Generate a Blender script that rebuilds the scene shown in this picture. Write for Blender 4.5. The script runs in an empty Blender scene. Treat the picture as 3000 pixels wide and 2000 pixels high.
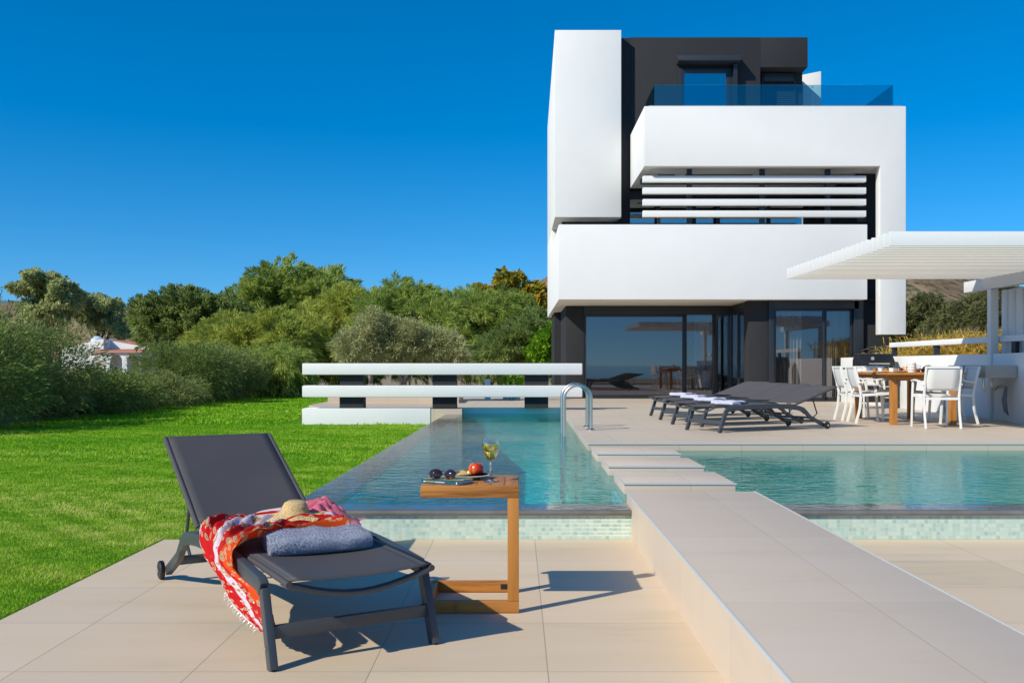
import bpy, bmesh, math, random
import numpy as np
from mathutils import Vector, Matrix
random.seed(7)
R = math.radians
C = bpy.context.scene.collection
sc = bpy.context.scene

# ------------------------------------------------------------------ camera
EYE = 1.10
FPX, VX, VY = 2832.0, 1516.0, 1071.0          # focal length and vanishing point in photo pixels (3000 x 2000)
cam = bpy.data.cameras.new('camera')
camo = bpy.data.objects.new('camera', cam); C.objects.link(camo)
camo.location = (0, 0, EYE); camo.rotation_euler = (R(90), 0, 0)
cam.sensor_width = 36; cam.lens = 36 * FPX / 3000
cam.shift_x = -(VX - 1500) / 3000; cam.shift_y = (VY - 1000) / 3000
cam.clip_start = 0.05; cam.clip_end = 20000
sc.camera = camo

# ------------------------------------------------------------------ sky, sun, exposure
SUN = Vector((-0.793 * math.cos(R(36.2)), -0.608 * math.cos(R(36.2)), math.sin(R(36.2))))   # towards the sun
w = bpy.data.worlds.new('World'); sc.world = w; w.use_nodes = True
nt = w.node_tree; nt.nodes.clear()
sky = nt.nodes.new('ShaderNodeTexSky'); sky.sky_type = 'NISHITA'; sky.sun_disc = False
sky.sun_elevation = R(36.2); sky.sun_rotation = math.atan2(SUN.x, SUN.y)
sky.air_density = 1.0; sky.dust_density = 0.15; sky.ozone_density = 5.0; sky.altitude = 300
tcw = nt.nodes.new('ShaderNodeTexCoord'); adw = nt.nodes.new('ShaderNodeVectorMath'); adw.operation = 'ADD'; adw.inputs[1].default_value = (0, 0, 0.075)
nrw = nt.nodes.new('ShaderNodeVectorMath'); nrw.operation = 'NORMALIZE'
nt.links.new(tcw.outputs['Generated'], adw.inputs[0]); nt.links.new(adw.outputs[0], nrw.inputs[0]); nt.links.new(nrw.outputs[0], sky.inputs[0])
hs = nt.nodes.new('ShaderNodeHueSaturation'); hs.inputs['Saturation'].default_value = 1.4
hs.inputs['Hue'].default_value = 0.498
bgn = nt.nodes.new('ShaderNodeBackground'); bgn.inputs['Strength'].default_value = 0.138
wo = nt.nodes.new('ShaderNodeOutputWorld')
nt.links.new(sky.outputs[0], hs.inputs['Color']); nt.links.new(hs.outputs[0], bgn.inputs[0]); nt.links.new(bgn.outputs[0], wo.inputs[0])
sl = bpy.data.lights.new('sun', 'SUN'); sl.energy = 4.6; sl.angle = R(0.5); sl.color = (1.0, 0.935, 0.79)
so = bpy.data.objects.new('sun', sl); C.objects.link(so); so.location = SUN * 40
so.rotation_euler = SUN.to_track_quat('Z', 'Y').to_euler()
sc.view_settings.view_transform = 'Standard'; sc.view_settings.look = 'None'
sc.view_settings.exposure = 0.1; sc.view_settings.gamma = 1.0
sc.render.engine = 'CYCLES'
cy = sc.cycles
cy.use_denoising = True; cy.max_bounces = 10; cy.transparent_max_bounces = 16
cy.diffuse_bounces = 3; cy.glossy_bounces = 5; cy.transmission_bounces = 8
cy.caustics_reflective = False; cy.caustics_refractive = False; cy.sample_clamp_indirect = 6

# ------------------------------------------------------------------ materials
def new_mat(name):
    m = bpy.data.materials.new(name); m.use_nodes = True
    t = m.node_tree; t.nodes.clear()
    o = t.nodes.new('ShaderNodeOutputMaterial')
    return m, t, o
def N(t, kind, **kw):
    n = t.nodes.new('ShaderNode' + kind)
    for k, v in kw.items():
        if k in n.inputs: n.inputs[k].default_value = v
        else: setattr(n, k, v)
    return n
def L(t, a, b): t.links.new(a, b)
def ramp(t, stops, fac=None, interp='LINEAR'):
    n = t.nodes.new('ShaderNodeValToRGB'); cr = n.color_ramp; cr.interpolation = interp
    while len(cr.elements) < len(stops): cr.elements.new(0.5)
    for e, (p, c) in zip(cr.elements, stops):
        e.position = p; e.color = (*c, 1) if len(c) == 3 else c
    if fac is not None: t.links.new(fac, n.inputs[0])
    return n
def c4(c): return (c[0], c[1], c[2], 1)
def scal(c, k): return tuple(min(1, x * k) for x in c)
def simple(name, col, rough=0.5, metal=0.0, var=0.0, vs=4.0, bump=0.0, bs=60.0, coord='Object', spec=0.5, coat=0.0, stretch=None):
    m, t, o = new_mat(name)
    b = N(t, 'BsdfPrincipled', Roughness=rough, Metallic=metal)
    b.inputs['Specular IOR Level'].default_value = spec
    b.inputs['Coat Weight'].default_value = coat
    b.inputs['Base Color'].default_value = c4(col)
    tc = N(t, 'TexCoord'); src = tc.outputs[coord]
    if stretch:
        mp = N(t, 'Mapping'); mp.inputs['Scale'].default_value = stretch; L(t, src, mp.inputs[0]); src = mp.outputs[0]
    if var:
        n = N(t, 'TexNoise', Scale=vs, Detail=5.0, Roughness=0.6); L(t, src, n.inputs['Vector'])
        r = ramp(t, [(0.25, scal(col, 1 - var)), (0.75, scal(col, 1 + var))], n.outputs['Fac'])
        L(t, r.outputs[0], b.inputs['Base Color'])
    if bump:
        n2 = N(t, 'TexNoise', Scale=bs, Detail=4.0); L(t, src, n2.inputs['Vector'])
        bp = N(t, 'Bump', Strength=bump, Distance=0.01); L(t, n2.outputs['Fac'], bp.inputs['Height']); L(t, bp.outputs[0], b.inputs['Normal'])
    L(t, b.outputs[0], o.inputs[0])
    return m
def stucco(name, col, var=0.035):
    m, t, o = new_mat(name)
    b = N(t, 'BsdfPrincipled', Roughness=0.8); b.inputs['Specular IOR Level'].default_value = 0.25
    tc = N(t, 'TexCoord')
    n = N(t, 'TexNoise', Scale=0.9, Detail=6.0, Roughness=0.65); L(t, tc.outputs['Object'], n.inputs['Vector'])
    r = ramp(t, [(0.3, scal(col, 1 - var)), (0.7, scal(col, 1 + var * 0.5))], n.outputs['Fac']); L(t, r.outputs[0], b.inputs['Base Color'])
    n1 = N(t, 'TexNoise', Scale=2.2, Detail=3.0); L(t, tc.outputs['Object'], n1.inputs['Vector'])
    n2 = N(t, 'TexNoise', Scale=120.0, Detail=3.0); L(t, tc.outputs['Object'], n2.inputs['Vector'])
    b1 = N(t, 'Bump', Strength=0.12, Distance=0.05); L(t, n1.outputs['Fac'], b1.inputs['Height'])
    b2 = N(t, 'Bump', Strength=0.18, Distance=0.004); L(t, n2.outputs['Fac'], b2.inputs['Height']); L(t, b1.outputs[0], b2.inputs['Normal'])
    L(t, b2.outputs[0], b.inputs['Normal']); L(t, b.outputs[0], o.inputs[0])
    return m
def tiles(name, col, bw, bh, mortar=0.0035, mcol=(0.23, 0.2, 0.17), off=(0, 0), var=0.06, offset=0.0, rough=0.55, mosaic=None):
    """square tiles laid in metres on the UV map"""
    m, t, o = new_mat(name)
    b = N(t, 'BsdfPrincipled', Roughness=rough)
    b.inputs['Specular IOR Level'].default_value = 0.35
    tc = N(t, 'TexCoord'); mp = N(t, 'Mapping'); mp.inputs['Location'].default_value = (-off[0], -off[1], 0)
    L(t, tc.outputs['UV'], mp.inputs[0])
    br = N(t, 'TexBrick', offset=offset, squash=1.0); br.offset_frequency = 2
    br.inputs['Scale'].default_value = 1.0; br.inputs['Brick Width'].default_value = bw; br.inputs['Row Height'].default_value = bh
    br.inputs['Mortar Size'].default_value = mortar; br.inputs['Mortar Smooth'].default_value = 0.2; br.inputs['Bias'].default_value = 0.0
    br.inputs['Color1'].default_value = (0, 0, 0, 1); br.inputs['Color2'].default_value = (1, 1, 1, 1); br.inputs['Mortar'].default_value = (0.5, 0.5, 0.5, 1)
    L(t, mp.outputs[0], br.inputs['Vector'])
    if mosaic: r = ramp(t, mosaic, br.outputs['Color'])
    else: r = ramp(t, [(0, scal(col, 1 - var * 0.5)), (1, scal(col, 1 + var * 0.5))], br.outputs['Color'])
    n = N(t, 'TexNoise', Scale=1.3, Detail=7.0, Roughness=0.62)
    mp2 = N(t, 'Mapping'); mp2.inputs['Scale'].default_value = (0.55, 2.2, 1); L(t, tc.outputs['UV'], mp2.inputs[0]); L(t, mp2.outputs[0], n.inputs['Vector'])
    r2 = ramp(t, [(0.28, (1 - var * 1.5, 1 - var * 1.2, 1 - var * 0.6)), (0.45, (1, 1 - var * .2, 1 - var * .5)), (0.72, (1 + var * 0.3, 1.0 + var * .3, 1.0 + var * .9))], n.outputs['Fac'])
    mx = N(t, 'MixRGB', blend_type='MULTIPLY', Fac=1.0); L(t, r.outputs[0], mx.inputs[1]); L(t, r2.outputs[0], mx.inputs[2])
    mm = N(t, 'MixRGB', blend_type='MIX'); mm.inputs[2].default_value = c4(mcol)
    L(t, br.outputs['Fac'], mm.inputs[0]); L(t, mx.outputs[0], mm.inputs[1]); L(t, mm.outputs[0], b.inputs['Base Color'])
    inv = N(t, 'Math', operation='SUBTRACT'); inv.inputs[0].default_value = 1.0; L(t, br.outputs['Fac'], inv.inputs[1])
    bp = N(t, 'Bump', Strength=0.5, Distance=0.002); L(t, inv.outputs[0], bp.inputs['Height'])
    n3 = N(t, 'TexNoise', Scale=45.0, Detail=4.0); L(t, tc.outputs['UV'], n3.inputs['Vector'])
    bp2 = N(t, 'Bump', Strength=0.08, Distance=0.004); L(t, n3.outputs['Fac'], bp2.inputs['Height']); L(t, bp.outputs[0], bp2.inputs['Normal'])
    L(t, bp2.outputs[0], b.inputs['Normal']); L(t, b.outputs[0], o.inputs[0])
    return m
def schlick(t, f0, normal=None, power=5.0):
    """mirror share that is the same from both sides of a thin sheet"""
    ge = N(t, 'NewGeometry'); dt = N(t, 'VectorMath', operation='DOT_PRODUCT'); L(t, normal or ge.outputs['Normal'], dt.inputs[0]); L(t, ge.outputs['Incoming'], dt.inputs[1])
    ab = N(t, 'Math', operation='ABSOLUTE'); L(t, dt.outputs['Value'], ab.inputs[0])
    sb = N(t, 'Math', operation='SUBTRACT', use_clamp=True); sb.inputs[0].default_value = 1.0; L(t, ab.outputs[0], sb.inputs[1])
    pw = N(t, 'Math', operation='POWER'); pw.inputs[1].default_value = power; L(t, sb.outputs[0], pw.inputs[0])
    ma = N(t, 'Math', operation='MULTIPLY_ADD'); ma.inputs[1].default_value = 1 - f0; ma.inputs[2].default_value = f0; L(t, pw.outputs[0], ma.inputs[0])
    return ma.outputs[0]
def glass(name, tint, refl=0.1, rough=0.0, gcol=(0.95, 0.97, 1.0)):
    """thin sheet glass: mirror by Fresnel on top of a clear tinted body"""
    m, t, o = new_mat(name)
    tr = N(t, 'BsdfTransparent'); tr.inputs[0].default_value = c4(tint)
    gl = N(t, 'BsdfGlossy', Roughness=rough); gl.inputs[0].default_value = c4(gcol)
    mx = N(t, 'MixShader'); L(t, schlick(t, refl), mx.inputs[0])
    L(t, tr.outputs[0], mx.inputs[1]); L(t, gl.outputs[0], mx.inputs[2]); L(t, mx.outputs[0], o.inputs[0])
    return m
def water(name, tint, s1, s2, dist=0.02, power=5.0, refr=0.0):
    m, t, o = new_mat(name)
    tr = N(t, 'BsdfTransparent'); tr.inputs[0].default_value = c4(tint)
    gl = N(t, 'BsdfGlossy', Roughness=0.02)
    tc = N(t, 'TexCoord'); mp = N(t, 'Mapping'); mp.inputs['Scale'].default_value = (0.8, 1.6, 1); L(t, tc.outputs['Object'], mp.inputs[0])
    n1 = N(t, 'TexNoise', Scale=2.4, Detail=2.0, Distortion=0.6); L(t, mp.outputs[0], n1.inputs['Vector'])
    n2 = N(t, 'TexNoise', Scale=7.5, Detail=4.0, Distortion=0.8); L(t, mp.outputs[0], n2.inputs['Vector'])
    patch = N(t, 'TexNoise', Scale=0.35, Detail=2.0); L(t, tc.outputs['Object'], patch.inputs['Vector'])
    pr = ramp(t, [(0.35, (0.25,) * 3), (0.62, (1,) * 3)], patch.outputs['Fac'])
    b1 = N(t, 'Bump', Strength=s1, Distance=dist); L(t, n1.outputs['Fac'], b1.inputs['Height'])
    ml = N(t, 'Math', operation='MULTIPLY'); ml.inputs[1].default_value = s2; L(t, pr.outputs[0], ml.inputs[0])
    b2 = N(t, 'Bump', Distance=dist); L(t, ml.outputs[0], b2.inputs['Strength']); L(t, n2.outputs['Fac'], b2.inputs['Height']); L(t, b1.outputs[0], b2.inputs['Normal'])
    L(t, b2.outputs[0], gl.inputs['Normal'])
    rf = N(t, 'BsdfRefraction', Roughness=0.0, IOR=1.33); rf.inputs[0].default_value = c4(tint); L(t, b2.outputs[0], rf.inputs['Normal'])
    m0 = N(t, 'MixShader', Fac=refr); L(t, tr.outputs[0], m0.inputs[1]); L(t, rf.outputs[0], m0.inputs[2])
    mx = N(t, 'MixShader'); L(t, schlick(t, 0.025, b2.outputs[0], power), mx.inputs[0]); L(t, m0.outputs[0], mx.inputs[1]); L(t, gl.outputs[0], mx.inputs[2]); L(t, mx.outputs[0], o.inputs[0])
    return m
def leafmat(name, cols, trans=0.3, rough=0.55, gain=1.0):
    """foliage: every leaf has its own tint from the mesh attribute, plus slow hue drift through the crown"""
    m, t, o = new_mat(name)
    at = N(t, 'Attribute', attribute_name='tint')
    cols = [(c[0] * gain * 1.12, c[1] * gain, c[2] * gain * .9) for c in cols]; k = len(cols) - 1
    r = ramp(t, [(i / k, c) for i, c in enumerate(cols)], at.outputs['Fac'])
    b = N(t, 'BsdfPrincipled', Roughness=rough); b.inputs['Specular IOR Level'].default_value = 0.25
    tl = N(t, 'BsdfTranslucent'); L(t, r.outputs[0], b.inputs['Base Color']); L(t, r.outputs[0], tl.inputs[0])
    mx = N(t, 'MixShader', Fac=trans); L(t, b.outputs[0], mx.inputs[1]); L(t, tl.outputs[0], mx.inputs[2]); L(t, mx.outputs[0], o.inputs[0])
    return m
def wood(name, ca, cb, axis='X', sc_=1.0):
    m, t, o = new_mat(name)
    b = N(t, 'BsdfPrincipled', Roughness=0.5); b.inputs['Specular IOR Level'].default_value = 0.35
    tc = N(t, 'TexCoord'); mp = N(t, 'Mapping')
    s = {'X': (2.2, 30, 30), 'Z': (30, 30, 2.2), 'Y': (30, 2.2, 30)}[axis]
    mp.inputs['Scale'].default_value = tuple(v * sc_ for v in s); L(t, tc.outputs['Object'], mp.inputs[0])
    n = N(t, 'TexNoise', Scale=1.0, Detail=6.0, Distortion=0.6, Roughness=0.6); L(t, mp.outputs[0], n.inputs['Vector'])
    r = ramp(t, [(0.3, ca), (0.48, scal(cb, 0.9)), (0.7, cb)], n.outputs['Fac'])
    n2 = N(t, 'TexNoise', Scale=9.0, Detail=3.0); L(t, tc.outputs['Object'], n2.inputs['Vector'])
    r2 = ramp(t, [(0.24, (0.45, 0.42, 0.4)), (0.36, (1, 1, 1))], n2.outputs['Fac'])
    mx = N(t, 'MixRGB', blend_type='MULTIPLY', Fac=0.8); L(t, r.outputs[0], mx.inputs[1]); L(t, r2.outputs[0], mx.inputs[2])
    L(t, mx.outputs[0], b.inputs['Base Color'])
    bp = N(t, 'Bump', Strength=0.25, Distance=0.003); L(t, n.outputs['Fac'], bp.inputs['Height']); L(t, bp.outputs[0], b.inputs['Normal'])
    L(t, b.outputs[0], o.inputs[0]); return m

M = {}
M['white'] = stucco('white_render', (0.79, 0.785, 0.765), 0.02)
M['dark'] = stucco('anthracite_render', (0.029, 0.030, 0.033), 0.08)
M['frame'] = simple('anthracite_frame', (0.020, 0.024, 0.030), 0.4)
M['shutter'] = simple('shutter', (0.03, 0.035, 0.045), 0.45)
M['deck'] = tiles('deck_tiles', (0.64, 0.515, 0.365), 0.64, 0.66, off=(-1.81 + 0.64 * 4 - 2.56, 3.48), mcol=(0.36, 0.28, 0.20), mortar=0.002, var=0.12)
M['terrace'] = tiles('terrace_tiles', (0.57, 0.47, 0.36), 0.66, 0.66, off=(0.42, 0.32), mortar=0.002, mcol=(0.33, 0.28, 0.23), var=0.05)
M['causeway'] = tiles('causeway_tiles', (0.62, 0.51, 0.40), 0.51, 1.32, off=(0.21, 0.75), mortar=0.0018, mcol=(0.46, 0.38, 0.30), var=0.07)
M['trim'] = simple('edge_trim', (0.52, 0.54, 0.54), 0.45, 0.0)
M['mosaic'] = tiles('glass_mosaic', (1, 1, 1), 0.0253, 0.0253, mortar=0.0014, mcol=(0.62, 0.60, 0.50), rough=0.2, var=0.02,
                    mosaic=[(0.0, (0.33, 0.50, 0.46)), (0.3, (0.44, 0.60, 0.53)), (0.5, (0.49, 0.64, 0.55)), (0.75, (0.54, 0.67, 0.58)), (1.0, (0.38, 0.57, 0.54))])
M['basin'] = tiles('basin_mosaic', (1, 1, 1), 0.05, 0.05, mortar=0.003, mcol=(0.30, 0.78, 0.74), rough=0.4, var=0.12,
                   mosaic=[(0.0, (0.01, 0.30, 0.38)), (0.4, (0.02, 0.66, 0.66)), (0.7, (0.06, 0.84, 0.78)), (1.0, (0.01, 0.38, 0.52))])  # real mosaic, tile contrast raised so caustic flecks are painted in
M['lip'] = simple('wet_stone', (0.17, 0.16, 0.15), 0.3, var=0.25, vs=6, spec=0.6)
M['water'] = water('pool_water', (0.04, 0.87, 0.90), 0.14, 0.50, dist=0.022, power=5.6, refr=0.12)
M['film'] = water('water_film', (0.85, 0.88, 0.88), 0.10, 0.3, power=5.0)
M['sea'] = water('sea_water', (0.02, 0.05, 0.09), 0.3, 0.3)
M['glass'] = glass('window_glass', (0.66, 0.66, 0.64), 0.13, rough=0.02, gcol=(0.92, 0.86, 0.93))
M['glass_up'] = glass('mirror_glass', (0.25, 0.28, 0.30), 0.42)
M['glass_rail'] = glass('balustrade_glass', (0.58, 0.82, 0.86), 0.11, gcol=(0.7, 0.95, 0.95))
M['glass_thin'] = glass('drinking_glass', (0.96, 0.98, 0.98), 0.03)
M['steel'] = simple('stainless_steel', (0.72, 0.66, 0.56), 0.3, 1.0)
M['sling'] = simple('sling_fabric', (0.068, 0.062, 0.064), 0.62, var=0.08, vs=3, bump=0.3, bs=700)
M['alu'] = simple('grey_aluminium', (0.052, 0.060, 0.070), 0.42, 0.0, var=0.04, coat=0.05)
M['black'] = simple('black_plastic', (0.012, 0.012, 0.013), 0.45)
M['whitemetal'] = simple('white_metal', (0.78, 0.78, 0.75), 0.4)
M['whitesling'] = simple('white_sling', (0.72, 0.71, 0.68), 0.7, bump=0.2, bs=500)
M['pergola'] = simple('pergola_white', (0.76, 0.755, 0.74), 0.5)
M['teakx'] = wood('teak_x', (0.22, 0.078, 0.014), (0.50, 0.205, 0.042), 'X')
M['teakz'] = wood('teak_z', (0.22, 0.078, 0.014), (0.50, 0.205, 0.042), 'Z')
M['teaky'] = wood('teak_y', (0.22, 0.08, 0.018), (0.46, 0.19, 0.045), 'Y')
M['bark'] = simple('bark', (0.13, 0.10, 0.075), 0.9, var=0.4, vs=8, bump=0.8, bs=30)
M['olivebark'] = simple('olive_bark', (0.30, 0.22, 0.16), 0.9, var=0.35, vs=6, bump=0.8, bs=25)
M['soil'] = simple('dry_soil', (0.30, 0.22, 0.12), 0.95, var=0.35, vs=0.6, coord='Object')
M['concrete'] = simple('concrete', (0.42, 0.42, 0.38), 0.8, var=0.08, vs=5)
M['interior'] = simple('interior_wall', (0.6, 0.57, 0.5), 0.8)
M['plinth'] = stucco('low_wall_render', (0.45, 0.41, 0.36))
M['ceramic'] = simple('white_ceramic', (0.82, 0.81, 0.78), 0.15)
M['juice'] = simple('orange_juice', (0.70, 0.22, 0.02), 0.25)
M['bread'] = simple('bread', (0.52, 0.24, 0.07), 0.7, var=0.3, vs=20, bump=0.4, bs=60)

def grassmat():
    m, t, o = new_mat('lawn_ground')
    b = N(t, 'BsdfPrincipled', Roughness=0.9); b.inputs['Specular IOR Level'].default_value = 0.1
    tc = N(t, 'TexCoord')
    n = N(t, 'TexNoise', Scale=0.5, Detail=8.0, Roughness=0.7); L(t, tc.outputs['Object'], n.inputs['Vector'])
    r = ramp(t, [(0.3, (0.08, 0.24, 0.008)), (0.55, (0.12, 0.30, 0.012)), (0.75, (0.22, 0.32, 0.04))], n.outputs['Fac'])
    n2 = N(t, 'TexNoise', Scale=40.0, Detail=6.0, Roughness=0.8); L(t, tc.outputs['Object'], n2.inputs['Vector'])
    r2 = ramp(t, [(0.3, (0.6, 0.6, 0.6)), (0.7, (1.15, 1.15, 1.1))], n2.outputs['Fac'])
    mx = N(t, 'MixRGB', blend_type='MULTIPLY', Fac=1.0); L(t, r.outputs[0], mx.inputs[1]); L(t, r2.outputs[0], mx.inputs[2]); L(t, mx.outputs[0], b.inputs['Base Color'])
    bp = N(t, 'Bump', Strength=1.0, Distance=0.03); L(t, n2.outputs['Fac'], bp.inputs['Height']); L(t, bp.outputs[0], b.inputs['Normal'])
    L(t, b.outputs[0], o.inputs[0]); return m
M['lawn'] = grassmat()
M['blade'] = leafmat('grass_blades', [(0.12, 0.33, 0.006), (0.20, 0.44, 0.012), (0.34, 0.50, 0.05), (0.52, 0.55, 0.20)], 0.35, gain=1.2)
def hillmat():
    m, t, o = new_mat('dry_hillside')
    b = N(t, 'BsdfPrincipled', Roughness=0.95); b.inputs['Specular IOR Level'].default_value = 0.05
    tc = N(t, 'TexCoord')
    n = N(t, 'TexNoise', Scale=0.02, Detail=8.0, Roughness=0.6); L(t, tc.outputs['Object'], n.inputs['Vector'])
    r = ramp(t, [(0.35, (0.22, 0.14, 0.085)), (0.5, (0.30, 0.20, 0.12)), (0.65, (0.36, 0.26, 0.15))], n.outputs['Fac'])
    v = N(t, 'TexNoise', Scale=0.22, Detail=6.0, Roughness=0.75); L(t, tc.outputs['Object'], v.inputs['Vector'])
    r2 = ramp(t, [(0.44, (0, 0, 0)), (0.52, (1, 1, 1))], v.outputs['Fac'])
    mx = N(t, 'MixRGB', blend_type='MIX'); L(t, r2.outputs[0], mx.inputs[0]); L(t, r.outputs[0], mx.inputs[2]); mx.inputs[1].default_value = (0.075, 0.085, 0.045, 1)
    L(t, mx.outputs[0], b.inputs['Base Color']); L(t, b.outputs[0], o.inputs[0]); return m
M['hill'] = hillmat()

# ------------------------------------------------------------------ mesh building
def tagobj(o, label=None, cat=None, group=None, kind=None):
    if label: o['label'] = label
    if cat: o['category'] = cat
    if group: o['group'] = group
    if kind: o['kind'] = kind
    return o
def empty(name, label, cat, loc=(0, 0, 0), rz=0.0, group=None):
    o = bpy.data.objects.new(name, None); C.objects.link(o); o.empty_display_size = 0.1
    o.location = loc; o.rotation_euler = (0, 0, rz)
    return tagobj(o, label, cat, group)
class MB:
    def __init__(s): s.v = []; s.f = []; s.tm = None
    def add(s, vs, fs):
        k = len(s.v)
        if s.tm is not None: vs = [tuple(s.tm @ Vector(p)) for p in vs]
        s.v += [tuple(p) for p in vs]; s.f += [tuple(i + k for i in f) for f in fs]; return s
    def box(s, x0, y0, z0, x1, y1, z1):
        x0, x1 = sorted((x0, x1)); y0, y1 = sorted((y0, y1)); z0, z1 = sorted((z0, z1))
        return s.add([(x0, y0, z0), (x1, y0, z0), (x1, y1, z0), (x0, y1, z0), (x0, y0, z1), (x1, y0, z1), (x1, y1, z1), (x0, y1, z1)],
                     [(0, 3, 2, 1), (4, 5, 6, 7), (0, 1, 5, 4), (1, 2, 6, 5), (2, 3, 7, 6), (3, 0, 4, 7)])
    def prism(s, poly, axis, a, b):
        f = {'X': lambda u, v, c: (c, u, v), 'Y': lambda u, v, c: (u, c, v), 'Z': lambda u, v, c: (u, v, c)}[axis]
        n = len(poly); vs = [f(u, v, a) for u, v in poly] + [f(u, v, b) for u, v in poly]
        fs = [tuple(range(n)), tuple(range(2 * n - 1, n - 1, -1))] + [(i, i + n, (i + 1) % n + n, (i + 1) % n) for i in range(n)]
        return s.add(vs, fs)
    def bar(s, p, q, w, h, up=(0, 0, 1)):
        p, q = Vector(p), Vector(q); d = (q - p).normalized(); u = Vector(up)
        sd = d.cross(u)
        if sd.length < 1e-5: sd = d.cross(Vector((1, 0, 0)))
        sd.normalize(); u = sd.cross(d).normalized(); vs = []
        for c in (p, q):
            for a, b in ((-1, -1), (1, -1), (1, 1), (-1, 1)): vs.append(c + sd * a * w / 2 + u * b * h / 2)
        return s.add(vs, [(0, 1, 2, 3), (7, 6, 5, 4), (0, 4, 5, 1), (1, 5, 6, 2), (2, 6, 7, 3), (3, 7, 4, 0)])
    def sweep(s, path, w, h, side):
        """rectangular section carried along a bent path lying in a plane whose normal is side"""
        P = [Vector(p) for p in path]; S = Vector(side).normalized(); n = len(P); vs = []
        for i in range(n):
            a = (P[i] - P[i - 1]).normalized() if i else None; b = (P[i + 1] - P[i]).normalized() if i < n - 1 else None
            d = (a + b).normalized() if a and b else (a or b); u = d.cross(S).normalized()
            k = 1.0
            if a and b: k = 1 / max(0.5, math.cos(a.angle(b) / 2))
            for x, y in ((-1, -1), (1, -1), (1, 1), (-1, 1)): vs.append(P[i] + S * x * w / 2 + u * y * h / 2 * k)
        fs = [(3, 2, 1, 0), tuple(4 * (n - 1) + i for i in range(4))]
        for i in range(n - 1):
            for j in range(4): fs.append((4 * i + j, 4 * i + (j + 1) % 4, 4 * i + 4 + (j + 1) % 4, 4 * i + 4 + j))
        return s.add(vs, fs)
    def tube(s, path, r, n=10, caps=True):
        P = [Vector(p) for p in path]; k = len(P); rs = r if isinstance(r, (list, tuple)) else [r] * k
        T = [((P[min(i + 1, k - 1)] - P[max(i - 1, 0)]).normalized()) for i in range(k)]
        a = Vector((0, 0, 1)) if abs(T[0].z) < 0.9 else Vector((1, 0, 0)); nrm = (a - T[0] * a.dot(T[0])).normalized(); vs = []
        for i in range(k):
            nrm = (nrm - T[i] * nrm.dot(T[i])).normalized(); bi = T[i].cross(nrm)
            for j in range(n):
                q = 2 * math.pi * j / n; vs.append(P[i] + (nrm * math.cos(q) + bi * math.sin(q)) * rs[i])
        fs = [(i * n + j, i * n + (j + 1) % n, (i + 1) * n + (j + 1) % n, (i + 1) * n + j) for i in range(k - 1) for j in range(n)]
        if caps: fs += [tuple(range(n - 1, -1, -1)), tuple((k - 1) * n + j for j in range(n))]
        return s.add(vs, fs)
    def lathe(s, prof, c=(0, 0, 0), n=24, axis='Z'):
        vs = []; fs = []; k = len(prof)
        for r, z in prof:
            for j in range(n):
                q = 2 * math.pi * j / n; x, y = r * math.cos(q), r * math.sin(q)
                p = {'Z': (x, y, z), 'X': (z, x, y), 'Y': (x, z, y)}[axis]; vs.append((p[0] + c[0], p[1] + c[1], p[2] + c[2]))
        for i in range(k - 1):
            for j in range(n): fs.append((i * n + j, i * n + (j + 1) % n, (i + 1) * n + (j + 1) % n, (i + 1) * n + j))
        if prof[0][0] > 1e-4: fs.append(tuple(range(n - 1, -1, -1)))
        if prof[-1][0] > 1e-4: fs.append(tuple((k - 1) * n + j for j in range(n)))
        return s.add(vs, fs)
    def grid(s, fn, nu, nv):
        vs = [fn(i / nu, j / nv) for j in range(nv + 1) for i in range(nu + 1)]
        fs = [(j * (nu + 1) + i, j * (nu + 1) + i + 1, (j + 1) * (nu + 1) + i + 1, (j + 1) * (nu + 1) + i) for j in range(nv) for i in range(nu)]
        return s.add(vs, fs)
    def build(s, name, mat, parent=None, bevel=0.0, smooth=True, local=False, angle=35, label=None, sub=0, solid=0, griduv=None):
        me = bpy.data.meshes.new(name)
        off = Vector((0, 0, 0)); q_ = parent
        while q_ is not None and not local: off += Vector(q_.location); q_ = q_.parent
        me.from_pydata([tuple(Vector(p) - off) for p in s.v], [], s.f); me.validate()
        bm = bmesh.new(); bm.from_mesh(me)
        if not griduv: bmesh.ops.recalc_face_normals(bm, faces=bm.faces)
        if bevel:
            es = [e for e in bm.edges if len(e.link_faces) == 2 and e.calc_face_angle(0) > R(30)]
            bmesh.ops.bevel(bm, geom=es, offset=bevel, segments=2, affect='EDGES', profile=0.6, clamp_overlap=True)
        uv = bm.loops.layers.uv.new('UVMap')
        if griduv:
            nu, nv = griduv
            for f in bm.faces:
                for l in f.loops:
                    i = l.vert.index; l[uv].uv = ((i % (nu + 1)) / nu, (i // (nu + 1)) / nv)
        else:
            for f in bm.faces:
                n = f.normal; ax = max(range(3), key=lambda i: abs(n[i]))
                for l in f.loops:
                    p = l.vert.co + off
                    l[uv].uv = (p.y, p.z) if ax == 0 else (p.x, p.z) if ax == 1 else (p.x, p.y)
        bm.to_mesh(me); bm.free()
        if smooth: me.shade_smooth(); me.set_sharp_from_angle(angle=R(angle))
        me.materials.append(mat)
        o = bpy.data.objects.new(name, me); C.objects.link(o)
        if parent is not None: o.parent = parent
        if solid:
            md = o.modifiers.new('thick', 'SOLIDIFY'); md.thickness = solid; md.offset = 0
        if sub:
            md = o.modifiers.new('sub', 'SUBSURF'); md.levels = sub; md.render_levels = sub
        if label: o['label'] = label
        return o
def struct(name, mb, mat, **kw):
    o = mb.build(name, mat, **kw); o['kind'] = 'structure'; return o
def copy_tree(o, parent=None):
    c = o.copy(); C.objects.link(c)
    if parent is not None: c.parent = parent
    for ch in list(o.children): copy_tree(ch, c)
    return c
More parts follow.
